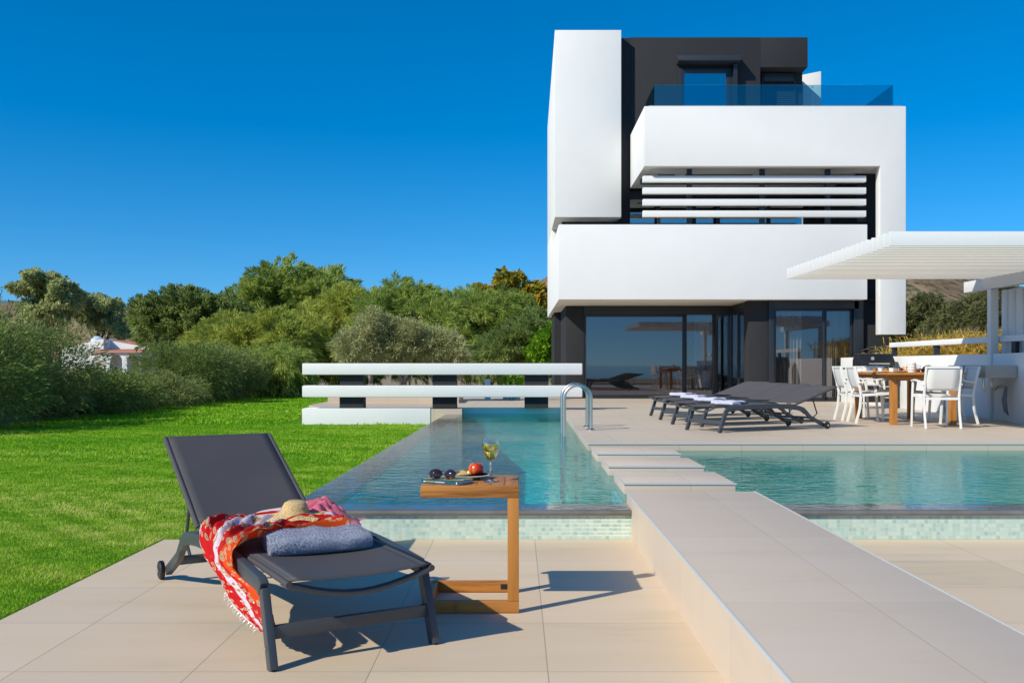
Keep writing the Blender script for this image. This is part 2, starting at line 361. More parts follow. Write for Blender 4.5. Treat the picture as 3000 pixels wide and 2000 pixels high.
def D(px, py, Y):
    """point at depth Y seen at (px, py) in the 2352-wide picture"""
    return ((px / 0.784 - VX) * Y / FPX, Y, EYE + (VY - py / 0.784) * Y / FPX)

# ------------------------------------------------------------------ setting: ground, decks, pool
T1 = 0.27          # level of causeway, stones and upper terrace
WL = 0.193         # water level
g = MB()
G = 3000; hx0, hx1, hy0, hy1 = -9.6, 13.0, -14.0, 34.0
g.add([(-G, -40, -0.06), (G, -40, -0.06), (G, G, -0.06), (-G, G, -0.06), (hx0, hy0, -0.06), (hx1, hy0, -0.06), (hx1, hy1, -0.06), (hx0, hy1, -0.06)],
      [(0, 1, 5, 4), (1, 2, 6, 5), (2, 3, 7, 6), (3, 0, 4, 7)])
struct('ground', g, M['soil'])
struct('sea', MB().add([(-9000, -12000, -0.4), (9000, -12000, -0.4), (9000, -40, -0.4), (-9000, -40, -0.4)], [(0, 1, 2, 3)]), M['sea'])
struct('seabed', MB().add([(-9000, -12000, -0.9), (9000, -12000, -0.9), (9000, -40, -0.9), (-9000, -40, -0.9)], [(0, 1, 2, 3)]), simple('seabed', (0.01, 0.03, 0.06), 0.9))
PL0, PL1 = (-1.47, 6.12), (-1.33, 18.5)        # outer line of the overflow edge along the lawn
IL0, IL1 = (-1.205, 6.40), (-1.05, 18.45)      # inner line
lawn_poly = [(-9.6, -14), (-2.25, -14), (-2.25, 6.13), PL0, PL1, (-3.7, 18.62), (-4.42, 20.4), (-4.42, 34), (-4.42, 44), (-9.6, 44)]
struct('lawn', MB().prism(lawn_poly, 'Z', -0.08, -0.004), M['lawn'], smooth=False)
struct('lower_deck', MB().prism([(-2.24, -7), (0.73, -7), (0.73, 6.13), (-2.24, 6.13)], 'Z', -0.3, 0.0), M['deck'], smooth=False)
struct('lower_deck', MB().prism([(1.55, -7), (13, -7), (13, 6.13), (1.55, 6.13)], 'Z', -0.3, 0.0), M['deck'], smooth=False)
struct('causeway', MB().box(0.722, -7, -0.3, 1.565, 6.39, T1), M['causeway'], bevel=0.003)
tr = MB(); tr.box(0.716, -7, T1 - 0.012, 0.7225, 6.394, T1 + 0.0025); tr.box(1.5645, -7, T1 - 0.012, 1.571, 6.394, T1 + 0.0025)
tr.build('edge_trim', M['trim'], bpy.data.objects['causeway'])
terr = [(0.757, 10.355), (13, 10.355), (13, 34), (-4.4, 34), (-4.4, 20.4), (-3.75, 18.64), (0.84, 18.64)]
struct('terrace', MB().prism(terr, 'Z', -1.1, T1), M['terrace'], smooth=False)
tr = MB(); tr.bar((0.757, 10.351, T1 - 0.005), (13, 10.351, T1 - 0.005), 0.007, 0.014); tr.bar((0.7535, 10.35, T1 - 0.005), (0.8365, 18.6, T1 - 0.005), 0.007, 0.014)
tr.build('edge_trim', M['trim'], bpy.data.objects['terrace'])
# stepping stones
stone_rows = [(9.15, 9.87), (8.0, 8.73), (6.84, 7.58)]
slabels = ['farthest square stepping stone between the two pools, next to the terrace', 'middle square stepping stone between the two pools',
           'nearest square stepping stone, next to the long tiled causeway']
for (a, b), lb in zip(stone_rows, slabels):
    t = empty('stepping_stone', lb, 'stepping stone', (1.15, a, WL), group='stepping stones across the pools')
    MB().box(0.757, a, 0.13, 1.543, b, T1).build('slab', M['causeway'], t, bevel=0.003)
    m = MB()
    for x0, y0, x1, y1 in ((0.751, a - 0.006, 1.549, a - 0.0005), (0.751, a - 0.0005, 0.7565, b)): m.box(x0, y0, T1 - 0.012, x1, y1, T1 + 0.002)
    m.build('edge_trim', M['trim'], t)
    MB().box(0.95, a + 0.15, -1.0, 1.35, b - 0.15, 0.13).build('pier', M['basin'], t)
# basin
b = MB(); ZF = -0.95
b.add([(-1.3, 6.3, ZF), (13, 6.3, ZF), (13, 18.6, ZF), (-1.3, 18.6, ZF)], [(0, 1, 2, 3)])
struct('pool_floor', b, M['basin'], smooth=False)
b = MB(); b.prism([(-1.47, 6.131), (0.722, 6.131), (0.722, 6.40), (IL0[0], 6.40)], 'Z', -1.0, 0.155)
b.prism([(1.565, 6.131), (13, 6.131), (13, 6.40), (1.565, 6.40)], 'Z', -1.0, 0.155)
b.prism([(-1.469, 6.135), (IL0[0] - 0.001, 6.401), (IL1[0], 18.45), (-1.33, 18.45)], 'Z', -1.0, 0.154)
b.box(12.8, 6.41, -1.0, 13, 10.35, 0.15)
struct('pool_wall', b, M['mosaic'], smooth=False)
b = MB()
b.prism([(-1.49, 6.105), (0.7215, 6.105), (0.7215, 6.40), (IL0[0], 6.40)], 'Z', 0.156, 0.186)
b.prism([(1.5655, 6.105), (13, 6.105), (13, 6.40), (1.5655, 6.40)], 'Z', 0.156, 0.186)
b.prism([(-1.49, 6.108), (IL0[0] - 0.002, 6.402), (IL1[0], 18.45), (-1.35, 18.45)], 'Z', 0.155, 0.185)
struct('overflow_edge', b, M['lip'], bevel=0.006)
struct('pool_water', MB().add([(IL0[0], 6.40, WL), (13, 6.40, WL), (13, 18.5, WL), (IL1[0], 18.5, WL)], [(0, 1, 2, 3)]), M['water'])
MB().add([(-1.488, 6.107, WL), (13, 6.107, WL), (13, 6.40, WL), (IL0[0], 6.40, WL), (IL1[0], 18.5, WL), (-1.348, 18.5, WL), (13, 6.1045, 0.16), (-1.488, 6.1045, 0.16)], [(0, 1, 2, 3), (0, 3, 4, 5), (0, 1, 6, 7)]).build('water_film', M['film'], bpy.data.objects['pool_water'])

# hills
def hills(name, xs, ys, dist, depth, seed, mat, rough=1.0):
    rg = np.random.default_rng(seed); nu, nv = 160, 26; mb = MB(); ph = rg.uniform(0, 6.28, 12); fr = rg.uniform(4, 60, 12)
    def fn(u, v):
        px = xs[0] + (xs[-1] - xs[0]) * u; py = float(np.interp(px, xs, ys))
        prof = math.sin(min(1, v * 1.15) * math.pi / 2) ** 0.8
        Y = dist + depth * v
        x = (px - VX) * dist / FPX
        top = (VY - py) * (dist + depth) / FPX
        nz = sum(math.sin(u * fr[i] + v * 5 + ph[i]) / (1 + i * 0.4) for i in range(12)) * 0.015 * top * rough
        fall = 1.0
        return ((px - VX) * Y / FPX, Y, -0.5 + (top + EYE + nz * (0.3 + v)) * prof * fall)
    mb.grid(fn, nu, nv)
    return struct(name, mb, mat)
hills('hills', [-600, 0, 150, 385, 430, 700, 1000, 1300], [900, 906, 903, 912, 915, 925, 960, 1000], 260, 200, 1, M['hill'])
hills('hills', [-900, -200, 0, 80, 200, 500], [840, 880, 889, 890, 915, 990], 1300, 500, 2, simple('haze_tinted_hill', (0.10, 0.13, 0.16), 0.95, var=0.3, vs=0.01))  # far ridge among these; haze put into its colour as blue-grey
hills('hills', [1350, 1560, 1604, 1900, 2300, 2640, 2800, 2900, 3200, 3600], [925, 862, 841, 760, 740, 770, 815, 850, 920, 960], 330, 300, 3, M['hill'])

# ------------------------------------------------------------------ foliage
def leaves_mesh(name, P, Dr, ln, wd, tint, mat, parent=None, bend=0.0):
    n = len(P); rg = np.random.default_rng(n)
    rnd = rg.normal(size=(n, 3)); S = np.cross(Dr, rnd); S /= np.linalg.norm(S, axis=1, keepdims=True) + 1e-9
    ln = np.broadcast_to(ln, (n,))[:, None]; wd = np.broadcast_to(wd, (n,))[:, None]
    V = np.empty((n, 4, 3)); V[:, 0] = P; V[:, 1] = P + Dr * ln * 0.45 + S * wd * 0.5
    V[:, 2] = P + Dr * ln; V[:, 2, 2] -= (ln * bend)[:, 0]; V[:, 3] = P + Dr * ln * 0.45 - S * wd * 0.5
    off = np.array(parent.location) if parent is not None else np.zeros(3)
    V = (V - off).reshape(-1, 3)
    me = bpy.data.meshes.new(name); me.vertices.add(4 * n); me.vertices.foreach_set('co', V.ravel().astype(np.float32))
    me.loops.add(4 * n); me.loops.foreach_set('vertex_index', np.arange(4 * n, dtype=np.int32))
    me.polygons.add(n); me.polygons.foreach_set('loop_start', np.arange(0, 4 * n, 4, dtype=np.int32)); me.update(calc_edges=True)
    a = me.attributes.new('tint', 'FLOAT', 'FACE'); a.data.foreach_set('value', tint.astype(np.float32))
    me.materials.append(mat); o = bpy.data.objects.new(name, me); C.objects.link(o)
    if parent is not None: o.parent = parent
    return o
def lumpy(lobes, seed, k=9, rs=(0.30, 0.5)):
    rg = np.random.default_rng(seed); out = []
    for l in lobes:
        out.append((l[0], l[1], l[2], l[3] * .72, l[4] * .72, l[5] * .72))
        for _ in range(k):
            d = rg.normal(size=3); d[2] = abs(d[2]) * .9 - .15; d[1] = -abs(d[1]) if rg.random() < .7 else d[1]; d /= np.linalg.norm(d); s_ = rg.uniform(*rs); q = rg.uniform(.62, .82)
            out.append((l[0] + d[0] * l[3] * q, l[1] + d[1] * l[4] * q, l[2] + d[2] * l[5] * q, l[3] * s_, l[4] * s_, l[5] * s_))
    return out
def foliage(lobes, n, per, ln, wd, mat, parent, seed, out=1.0, up=0.3, rnd=0.7, bend=0.2, clump=0.2, name='foliage', fill=0.5, zmin=0.0, swirl=0.0, spray=0.0, droop=0.35):
    rg = np.random.default_rng(seed); lb = np.array(lobes, float)
    wgt = (lb[:, 3] * lb[:, 4] * lb[:, 5]) ** (2 / 3); nc = max(4, n // per); ix = rg.choice(len(lb), nc, p=wgt / wgt.sum())
    d = rg.normal(size=(nc, 3)); d /= np.linalg.norm(d, axis=1, keepdims=True)
    rad = fill + (1 - fill) * rg.random(nc) ** 0.45; rad *= 1 + 0.13 * rg.normal(size=nc).clip(-1.3, 1.6)
    cc = lb[ix, :3] + lb[ix, 3:6] * d * rad[:, None]; cr = clump * (lb[ix, 3:6].mean(axis=1)) * rg.uniform(0.5, 1.5, nc); ct = rg.random(nc)
    k = np.repeat(np.arange(nc), per); m = len(k)
    q = rg.normal(size=(m, 3)); q /= np.linalg.norm(q, axis=1, keepdims=True); q *= rg.random((m, 1)) ** 0.5
    P = cc[k] + q * cr[k][:, None]
    if spray:
        ax = d * out + np.array([swirl, 0, up]) + rg.normal(size=(nc, 3)) * 0.35; ax /= np.linalg.norm(ax, axis=1, keepdims=True)
        sl_ = spray * rg.uniform(0.5, 1.3, nc); st_ = rg.random(m)
        P = cc[k] + ax[k] * (st_ * sl_[k])[:, None] + q * (spray * 0.48 * (1.15 - st_))[:, None]; P[:, 2] -= droop * st_ ** 2 * sl_[k]
        q = ax[k] * 1.0 + q * 0.7; q[:, 2] -= droop * st_
    Dr = d[k] * out + np.array([0, 0, up]) + q * 0.6 + rg.normal(size=(m, 3)) * rnd * 0.6
    if swirl or spray: Dr += np.array([swirl, 0, 0]); Dr += (q if spray else 0)
    Dr /= np.linalg.norm(Dr, axis=1, keepdims=True)
    tint = (0.55 * ct[k] + 0.45 * rg.random(m)).clip(0, 1)
    keep = P[:, 2] > zmin; P, Dr, tint = P[keep], Dr[keep], tint[keep]; m = len(P)
    return leaves_mesh(name, P, Dr, ln * rg.uniform(0.6, 1.3, m), wd * rg.uniform(0.7, 1.2, m), tint, mat, parent, bend)
def branches(base, lobes, r, mat, parent, seed, name='trunk', split=0.35):
    rg = random.Random(seed); mb = MB(); b0 = Vector(base)
    cx = sum(l[0] for l in lobes) / len(lobes); cyy = sum(l[1] for l in lobes) / len(lobes); zt = min(l[2] for l in lobes)
    fork = b0.lerp(Vector((cx, cyy, zt)), split)
    def path(a, b, r0, r1, k=6, wob=0.06):
        L_ = (b - a).length; pts = []
        for i in range(k + 1):
            p = a.lerp(b, i / k)
            if 0 < i < k: p += Vector((rg.uniform(-1, 1), rg.uniform(-1, 1), rg.uniform(-0.4, 0.4))) * wob * L_
            pts.append(p)
        mb.tube(pts, [r0 + (r1 - r0) * i / k for i in range(k + 1)], 7); return pts
    path(b0 - Vector((0, 0, 0.15)), fork, r * 1.25, r * 0.85)
    for l in lobes:
        c = Vector(l[:3]); p = path(fork, c, r * 0.65, r * 0.18)
        for _ in range(3):
            d = Vector((rg.uniform(-1, 1), rg.uniform(-1, 1), rg.uniform(-0.2, 1))).normalized()
            path(p[rg.randint(2, 5)], c + Vector((d.x * l[3], d.y * l[4], d.z * l[5])) * 0.8, r * 0.22, r * 0.05, 4)
    return mb.build(name, mat, parent)
LM = {
 'feather': leafmat('feathery_green', [(0.045, 0.070, 0.020), (0.075, 0.115, 0.028), (0.115, 0.160, 0.038), (0.165, 0.200, 0.055)], 0.5, gain=3.1),
 'feather2': leafmat('feathery_yellow_green', [(0.060, 0.085, 0.018), (0.100, 0.135, 0.028), (0.15, 0.18, 0.04), (0.21, 0.225, 0.055)], 0.5, gain=3.1),
 'dark': leafmat('dark_green_leaf', [(0.035, 0.055, 0.018), (0.055, 0.085, 0.026), (0.085, 0.120, 0.038), (0.12, 0.15, 0.055)], 0.5, gain=3.1),
 'euc': leafmat('eucalyptus_leaf', [(0.065, 0.085, 0.040), (0.105, 0.13, 0.06), (0.145, 0.175, 0.08), (0.19, 0.22, 0.11)], 0.5, gain=3.1),
 'olive': leafmat('olive_leaf', [(0.10, 0.125, 0.055), (0.16, 0.19, 0.085), (0.23, 0.26, 0.13), (0.34, 0.37, 0.22)], 0.35, gain=1.9),
 'autumn': leafmat('autumn_leaf', [(0.10, 0.14, 0.02), (0.18, 0.20, 0.025), (0.30, 0.26, 0.03), (0.38, 0.22, 0.03)], 0.42, gain=1.5),
 'bright': leafmat('bright_green_leaf', [(0.05, 0.13, 0.012), (0.09, 0.21, 0.015), (0.14, 0.29, 0.02), (0.19, 0.34, 0.03)], 0.42, gain=1.5),
 'hedgef': leafmat('feathery_hedge', [(0.045, 0.066, 0.024), (0.075, 0.105, 0.036), (0.115, 0.15, 0.05), (0.165, 0.195, 0.07)], 0.45, gain=2.2),
 'hedged': leafmat('leafy_hedge', [(0.04, 0.06, 0.018), (0.06, 0.095, 0.026), (0.09, 0.135, 0.038), (0.14, 0.18, 0.055)], 0.45, gain=2.3),
 'pine': leafmat('pine_needles', [(0.040, 0.052, 0.026), (0.07, 0.085, 0.038), (0.10, 0.115, 0.05), (0.14, 0.15, 0.07)], 0.4, gain=2.0),
 'reed': leafmat('dry_reed', [(0.11, 0.12, 0.02), (0.20, 0.17, 0.03), (0.30, 0.22, 0.05), (0.40, 0.30, 0.09)], 0.5, gain=2.2),
}
def lobesD(Y, dy, items):
    """items: (cx, cy, rx, ry[, dY]) in the 2352-wide picture at depth Y"""
    out = []
    for it in items:
        cx, cyy, rx, ry = it[:4]; y = Y + (it[4] if len(it) > 4 else 0); k = y / FPX / 0.784
        c = D(cx, cyy, y); out.append((c[0], c[1], c[2], rx * k, dy, ry * k))
    return out
def tree(name, label, cat, base, lobes, n, per, ln, wd, lm, seed, r=0.12, group=None, bark='bark', crown='crown', trunk='trunk', lump=0, **kw):
    t = empty(name, label, cat, (base[0], base[1], base[2]), group=group)
    branches(base, lobes, r, M[bark], t, seed, name=trunk)
    foliage(lumpy(lobes, seed, lump) if lump else lobes, n, per, ln, wd, LM[lm], t, seed, name=crown, **kw)
    return t

# far trees on the left
lo = lobesD(150, 5, [(105, 655, 42, 38), (62, 665, 26, 20), (140, 672, 38, 34), (80, 710, 36, 30), (120, 720, 48, 34), (165, 700, 18, 26), (95, 640, 22, 18)])
tree('eucalyptus_tree', 'tall round-topped eucalyptus tree, leftmost of the far trees, above the white bungalow', 'tree', (D(115, 800, 150)[0], 150, 0), lo, 22000, 16, 0.6, 0.28, 'euc', 11, r=0.5, clump=0.15, bend=0.3, fill=0.5, lump=6, out=0.3, rnd=1.6, up=-.3)
lo = lobesD(160, 5, [(215, 690, 26, 20), (245, 705, 34, 26), (262, 745, 36, 26), (225, 735, 30, 30), (190, 720, 14, 20), (285, 765, 14, 18)])
tree('eucalyptus_tree', 'smaller open eucalyptus tree with a forked crown, right of the tall one', 'tree', (D(232, 800, 160)[0], 160, 0), lo, 13000, 16, 0.6, 0.28, 'euc', 12, r=0.45, clump=0.15, bend=0.3, fill=0.5, lump=5, out=0.3, rnd=1.6, up=-.3)
# big bushes along the far side of the lawn
FG = 'large bushes beyond the lawn'
def bush(label, Y, dy, items, n, per, ln, wd, lm, seed, r=0.07, **kw):
    lo = lobesD(Y, dy, items); cx = sum(l[0] for l in lo) / len(lo); kw['lump'] = kw.get('lump', 6); kw['spray'] = kw.get('spray', 0.5)
    return tree('bush', label, 'bush', (cx, Y, -0.05), lo, n, per, ln, wd, lm, seed, r=r, group=FG, crown='foliage', trunk='stem', **kw)
bush('dark green bush with an upright spiky top, right of the white bungalow', 42, 2.2, [(430, 735, 95, 62), (370, 745, 52, 60), (495, 735, 55, 62), (455, 800, 90, 75), (510, 850, 90, 70)], 107730, 60, 0.204, 0.053, 'dark', 21, up=0.9, rnd=0.7)
bush('tallest rounded bush, its dome highest against the sky', 50, 3, [(690, 678, 102, 66), (620, 692, 62, 58), (750, 698, 66, 64), (680, 780, 120, 80)], 123120, 60, 0.268, 0.045, 'feather', 22, up=0.5, clump=0.17)
bush('yellow-green feathery bush in front of the dark spiky one', 38, 2.4, [(590, 790, 105, 62), (520, 790, 70, 50), (650, 790, 80, 60), (580, 860, 120, 60)], 102600, 60, 0.217, 0.034, 'feather2', 23, up=0.5)
bush('grey-green drooping bush at the lawn end left of the white beams', 34.5, 1.6, [(600, 855, 80, 56), (665, 850, 45, 62), (540, 870, 55, 50), (640, 890, 60, 40)], 82080, 60, 0.204, 0.026, 'feather', 24, up=-0.5, bend=0.4)
bush('light green feathery bush right of the tallest dome', 44, 2.6, [(770, 745, 80, 70), (830, 740, 70, 66), (720, 800, 90, 80), (800, 820, 110, 70)], 123120, 60, 0.255, 0.034, 'feather2', 25, up=0.4, swirl=0.35)
bush('mid green wind-swept bush behind the olive trees', 42, 2.6, [(920, 730, 80, 72), (980, 740, 75, 66), (940, 800, 110, 70), (880, 780, 70, 70)], 123120, 60, 0.255, 0.030, 'feather', 26, up=0.4, swirl=0.5)
bush('wide mid green bush right of the olive trees', 40, 2.6, [(1060, 740, 85, 66), (1130, 750, 75, 64), (1180, 770, 60, 66), (1090, 800, 120, 70)], 133380, 60, 0.242, 0.030, 'feather', 27, up=0.3, swirl=0.5)
bush('dark green bush hugging the left corner of the villa', 36, 2.0, [(1190, 800, 65, 56), (1250, 790, 55, 60), (1150, 820, 70, 45)], 66690, 60, 0.191, 0.038, 'dark', 28, up=0.2)
lo = lobesD(37, 1.3, [(1255, 785, 32, 26), (1240, 810, 30, 22), (1270, 765, 20, 20)])
tree('bush', 'small bright green broad-leaved bush by the dark corner pillar of the villa', 'bush', (D(1250, 830, 34)[0], 34, 0.0), [(l[0] * 34 / 37, 34, EYE + (l[2] - EYE) * 34 / 37, l[3] * .9, .9, l[5] * .9) for l in lo], 6500, 26, 0.16, 0.09, 'bright', 29, r=0.04, crown='foliage', trunk='stem', up=0.2)
lo = lobesD(46, 1.6, [(1165, 650, 34, 26), (1200, 680, 44, 30), (1130, 675, 30, 14), (1230, 700, 36, 40), (1195, 725, 60, 40), (1105, 665, 14, 8), (1240, 740, 30, 40)])
tree('fig_tree', 'tree with yellowing autumn leaves rising above the bushes beside the villa', 'tree', (D(1190, 830, 46)[0], 46, 0.0), lo, 9000, 12, 0.26, 0.16, 'autumn', 30, r=0.12, clump=0.2, up=0.2, fill=0.3, lump=5)
# low hedge row along the left side of the lawn
HG = 'hedge bushes along the left side of the lawn'
hedge = [(-10.1, 16.2, 1.7, 2.25, 'dark', 'bushy dark green hedge plant at the left picture edge'), (-10.1, 18.9, 1.35, 2.0, 'feather', 'tall feathery hedge plant, second along the lawn'),
         (-9.8, 21.4, 0.9, 0.85, 'dark', 'leafy dark hedge plant, third along the lawn, before the bungalow view opens'), (-9.8, 23.3, 1.0, 0.65, 'dark', 'low sparse hedge plant below the white bungalow'),
         (-9.7, 25.6, 1.0, 0.68, 'feather', 'low hedge plant with thin bare stems below the bungalow roof'), (-9.7, 28.2, 1.2, 1.5, 'dark', 'upright medium hedge plant just right of the bungalow'),
         (-9.6, 31.0, 1.2, 1.55, 'feather', 'medium hedge plant, second from the far end of the row')]
for i, (x, y, rr, h, lm, lb) in enumerate(hedge):
    rg = random.Random(100 + i); lo = []
    for k in range(7):
        a = rg.uniform(0, 6.28); s = rg.uniform(0.35, 0.7)
        lo.append((x + math.cos(a) * rr * 0.55, y + math.sin(a) * rr * 0.75, h * rg.uniform(0.3, 0.68), rr * s, rr * s, h * rg.uniform(0.25, 0.38)))
    lo.append((x, y, h * 0.62, rr * 0.5, rr * 0.5, h * 0.36))
    tree('hedge_bush', lb, 'bush', (x, y, -0.05), lo, 34000 if h > 1.2 else 18000, 20, 0.13, 0.022, {'feather': 'hedgef', 'dark': 'hedged'}[lm], 40 + i, r=0.03, group=HG, crown='foliage', trunk='stem', up=0.7, rnd=0.9, bend=0.3, zmin=0.03, spray=0.5)
wl = empty('boundary_wall', 'low pale garden wall running behind the hedge plants beside the lawn', 'wall', (-9.75, 28, 0))
MB().box(-10.2, 12, -0.1, -9.95, 46, 0.26).build('wall', M['plinth'], wl, bevel=0.01)
MB().box(-10.22, 12, 0.261, -9.93, 46, 0.29).build('coping', M['concrete'], wl, bevel=0.005)
# right side trees
RG = 'dark evergreens behind the terrace wall'
for i, (items, Y, lb) in enumerate([([(2090, 740, 70, 62), (2120, 720, 40, 40), (2060, 760, 60, 50)], 44, 'dark evergreen tree right behind the hanging white column'),
                                    ([(2180, 750, 50, 50), (2160, 770, 60, 40), (2200, 730, 36, 34)], 41, 'dark evergreen tree between the column and the pergola post'),
                                    ([(2250, 730, 50, 70), (2275, 700, 40, 46), (2230, 760, 50, 44)], 38, 'dark evergreen tree directly behind the pergola post'),
                                    ([(2340, 740, 60, 70), (2380, 720, 50, 60)], 37, 'dark evergreen tree behind the slatted screen')]):
    lo = lobesD(Y, 2, items)
    tree('evergreen_tree', lb, 'tree', (lo[0][0], Y, 0), lo, 42000, 24, 0.15, 0.05, 'pine', 60 + i, r=0.12, group=RG, clump=0.12, up=0.3, lump=5)
def reeds(label, x, y, seed, n=5000, h=2.0):
    rg = np.random.default_rng(seed); t = empty('reed_clump', label, 'reeds', (x, y, T1), group='yellow reeds behind the terrace wall')
    P = np.stack([(x + rg.normal(size=n) * 0.35).clip(7.85, 99), y + rg.normal(size=n) * 0.5, rg.uniform(0, h * 0.85, n) + T1], 1)
    Dr = rg.normal(size=(n, 3)) * 0.45 + np.array([0, 0, 0.6]); Dr /= np.linalg.norm(Dr, axis=1, keepdims=True)
    leaves_mesh('foliage', P, Dr, rg.uniform(0.2, 0.5, n), 0.02, rg.random(n), LM['reed'], t, 0.45)
    mb = MB()
    for i in range(26):
        a = (x + rg.normal() * 0.3, y + rg.normal() * 0.3, T1); mb.tube([a, (a[0] + rg.normal() * .08, a[1], h * .6 + T1), (a[0] + rg.normal() * .2, a[1], h + T1)], [0.012, 0.01, 0.004], 5)
    mb.build('stem', M['bark'], t)
for i, (px, Y, h, lb) in enumerate([(2105, 21.3, 1.35, 'yellow-green reeds nearest the villa, seen over the terrace wall'), (2150, 20.4, 1.5, 'yellow reeds in the gap beside the dark rail post'),
                                    (2205, 19.6, 1.6, 'taller yellow reeds left of the pergola post'), (2262, 18.8, 1.6, 'yellow reeds right behind the pergola post')]):
    reeds(lb, D(px, 800, Y)[0], Y, 80 + i, h=h)
# lawn blades
def lawn_blades():
    rg = np.random.default_rng(5); out = []
    for (y0, y1, dens, hh, ww) in ((3.6, 7, 18000, 0.020, 0.0026), (7, 11, 9000, 0.023, 0.004), (11, 18, 3600, 0.028, 0.0075), (18, 36, 650, 0.05, 0.022)):
        n = int(7.4 * (y1 - y0) * dens); x = rg.uniform(-9.55, -1.36, n); y = rg.uniform(y0, y1, n)
        lim = np.where(y < 6.13, -2.245, np.where(y < 18.1, -1.50 + (y - 6.1) * 0.0113, -4.5)); lx = -(VX + 60) * y / FPX
        near = (y > 18.05) & (y < 18.7) & (x > -4.05)
        k = (x < lim - 0.01) & (x > lx) & ~near; x, y = x[k], y[k]; out.append((x, y, np.full(len(x), hh), np.full(len(x), ww)))
    x, y, hh, ww = (np.concatenate(a) for a in zip(*out)); n = len(x)
    def fld(sc, sd, k=14):
        g_ = np.random.default_rng(sd); a_ = g_.uniform(0, 6.28, k); f_ = sc * g_.uniform(.6, 1.6, k); p_ = g_.uniform(0, 6.28, k)
        return sum(np.sin((x * np.cos(a_[i]) * .7 + y * np.sin(a_[i])) * f_[i] + p_[i]) for i in range(k)) / math.sqrt(k)
    f1, f2, f3 = fld(1.6, 1), fld(6, 2), fld(22, 3)
    pt = np.sin(x * 1.7 + 2 * np.sin(y * 0.9)) * np.sin(y * 1.1 + 1.5 * np.sin(x * 1.3)); fine = np.sin(x * 9 + 3 * np.sin(y * 7)) * np.sin(y * 8 + x * 3)
    P = np.stack([x, y, np.full(n, -0.004)], 1); Dr = rg.normal(size=(n, 3)) * 0.55; Dr[:, 2] = 0.9; Dr[:, 0] += 0.35 * f2; Dr[:, 1] += 0.3 * f3; Dr /= np.linalg.norm(Dr, axis=1, keepdims=True)
    dry = (np.exp(-((y - 8.0) / 4.0) ** 2) * 0.30 + 0.16 * f1 + 0.12 * f2 + 0.10 * f3)
    tint = (0.18 + dry + rg.normal(size=n) * 0.18).clip(0, 1)
    o = leaves_mesh('grass', P, Dr, hh * (1 + 0.22 * f3 + 0.15 * f2 + 0.2 * rg.normal(size=n)).clip(0.35, 2), ww, tint, M['blade'])
    tagobj(o, 'short bright green grass blades covering the lawn', 'grass', kind='stuff')
lawn_blades()

# ------------------------------------------------------------------ white bungalow far left
t = empty('bungalow', 'small white bungalow with red tile roofs and arches, far left behind the hedge', 'house', (D(260, 800, 120)[0], 120, 0))
Yb = 120
def BX(px): return D(px, 800, Yb)[0]
def BZ(py): return D(0, py, Yb)[2]
M['tile_red'] = simple('red_roof_tiles', (0.46, 0.16, 0.08), 0.8, var=0.25, vs=2)
mb = MB(); x0, x1, x2, x3 = BX(160), BX(232), BX(242), BX(350)
mb.prism([(x0 - 1, -0.1), (x0 - 1, BZ(800)), (BX(232), BZ(779)), (x2, BZ(779)), (x2, -0.1)], 'Y', Yb, Yb + 8)
mb.prism([(x2, -0.1), (x2, BZ(782)), (x3 - 1, BZ(797)), (x3 - 1, -0.1)], 'Y', Yb + 1.5, Yb + 8)
mb.build('wall', M['white'], t)
# arcade: wall with arched openings
mb = MB(); ax = [BX(228) + i * (BX(342) - BX(228)) / 3 for i in range(4)]; zt = BZ(808)
for i in range(3):
    a, b_ = ax[i], ax[i + 1]; w_ = b_ - a; cx = (a + b_) / 2; rr = w_ * 0.36; zc = zt - 0.35 - rr
    pts = [(a, -0.1), (a, zt), (b_, zt), (b_, -0.1), (cx + rr, -0.1)] + [(cx + rr * math.cos(q), zc + rr * math.sin(q)) for q in np.linspace(0, math.pi, 12)] + [(cx - rr, -0.1)]
    mb.prism(pts, 'Y', Yb - 2.4, Yb - 2.1)
mb.build('arcade', M['white'], t, smooth=False)
MB().prism([(Yb - 2.7, BZ(809)), (Yb + 1.2, BZ(801)), (Yb + 1.2, BZ(803)), (Yb - 2.7, BZ(810.5))], 'X', BX(222), BX(345)).build('roof', M['tile_red'], t)
MB().prism([(BX(248), BZ(781)), (BX(330), BZ(786)), (x3, BZ(796)), (x3, BZ(798)), (BX(248), BZ(783))], 'Y', Yb + 2, Yb + 9).build('roof', M['tile_red'], t)
MB().box(BX(229), Yb - 0.4, BZ(802), BX(241), Yb + 1, BZ(779)).build('chimney', M['white'], t)
t2 = empty('pole', 'thin wooden pole rising behind the white bungalow', 'pole', (BX(238), Yb + 10, 0))
MB().tube([(BX(238), Yb + 10, 0), (BX(238), Yb + 10, BZ(738))], 0.12, 8).build('shaft', simple('pole_wood', (0.40, 0.26, 0.12), 0.8), t2)
t2 = empty('water_tank', 'white round water tank on the left of the bungalow roof', 'water tank', (BX(182), Yb + 5, BZ(787)))
MB().lathe([(0.5, BZ(788)), (0.7, BZ(784)), (0.7, BZ(774)), (0.3, BZ(769))], (BX(182), Yb + 5, 0), 16).build('tank', simple('tank_white', (0.6, 0.66, 0.72), 0.5), t2)

# ------------------------------------------------------------------ villa
H = empty('house', 'three-storey white and anthracite modern villa with balconies and slatted sunshade', 'house', (5, 26, T1))
W, K, F = M['white'], M['dark'], M['frame']
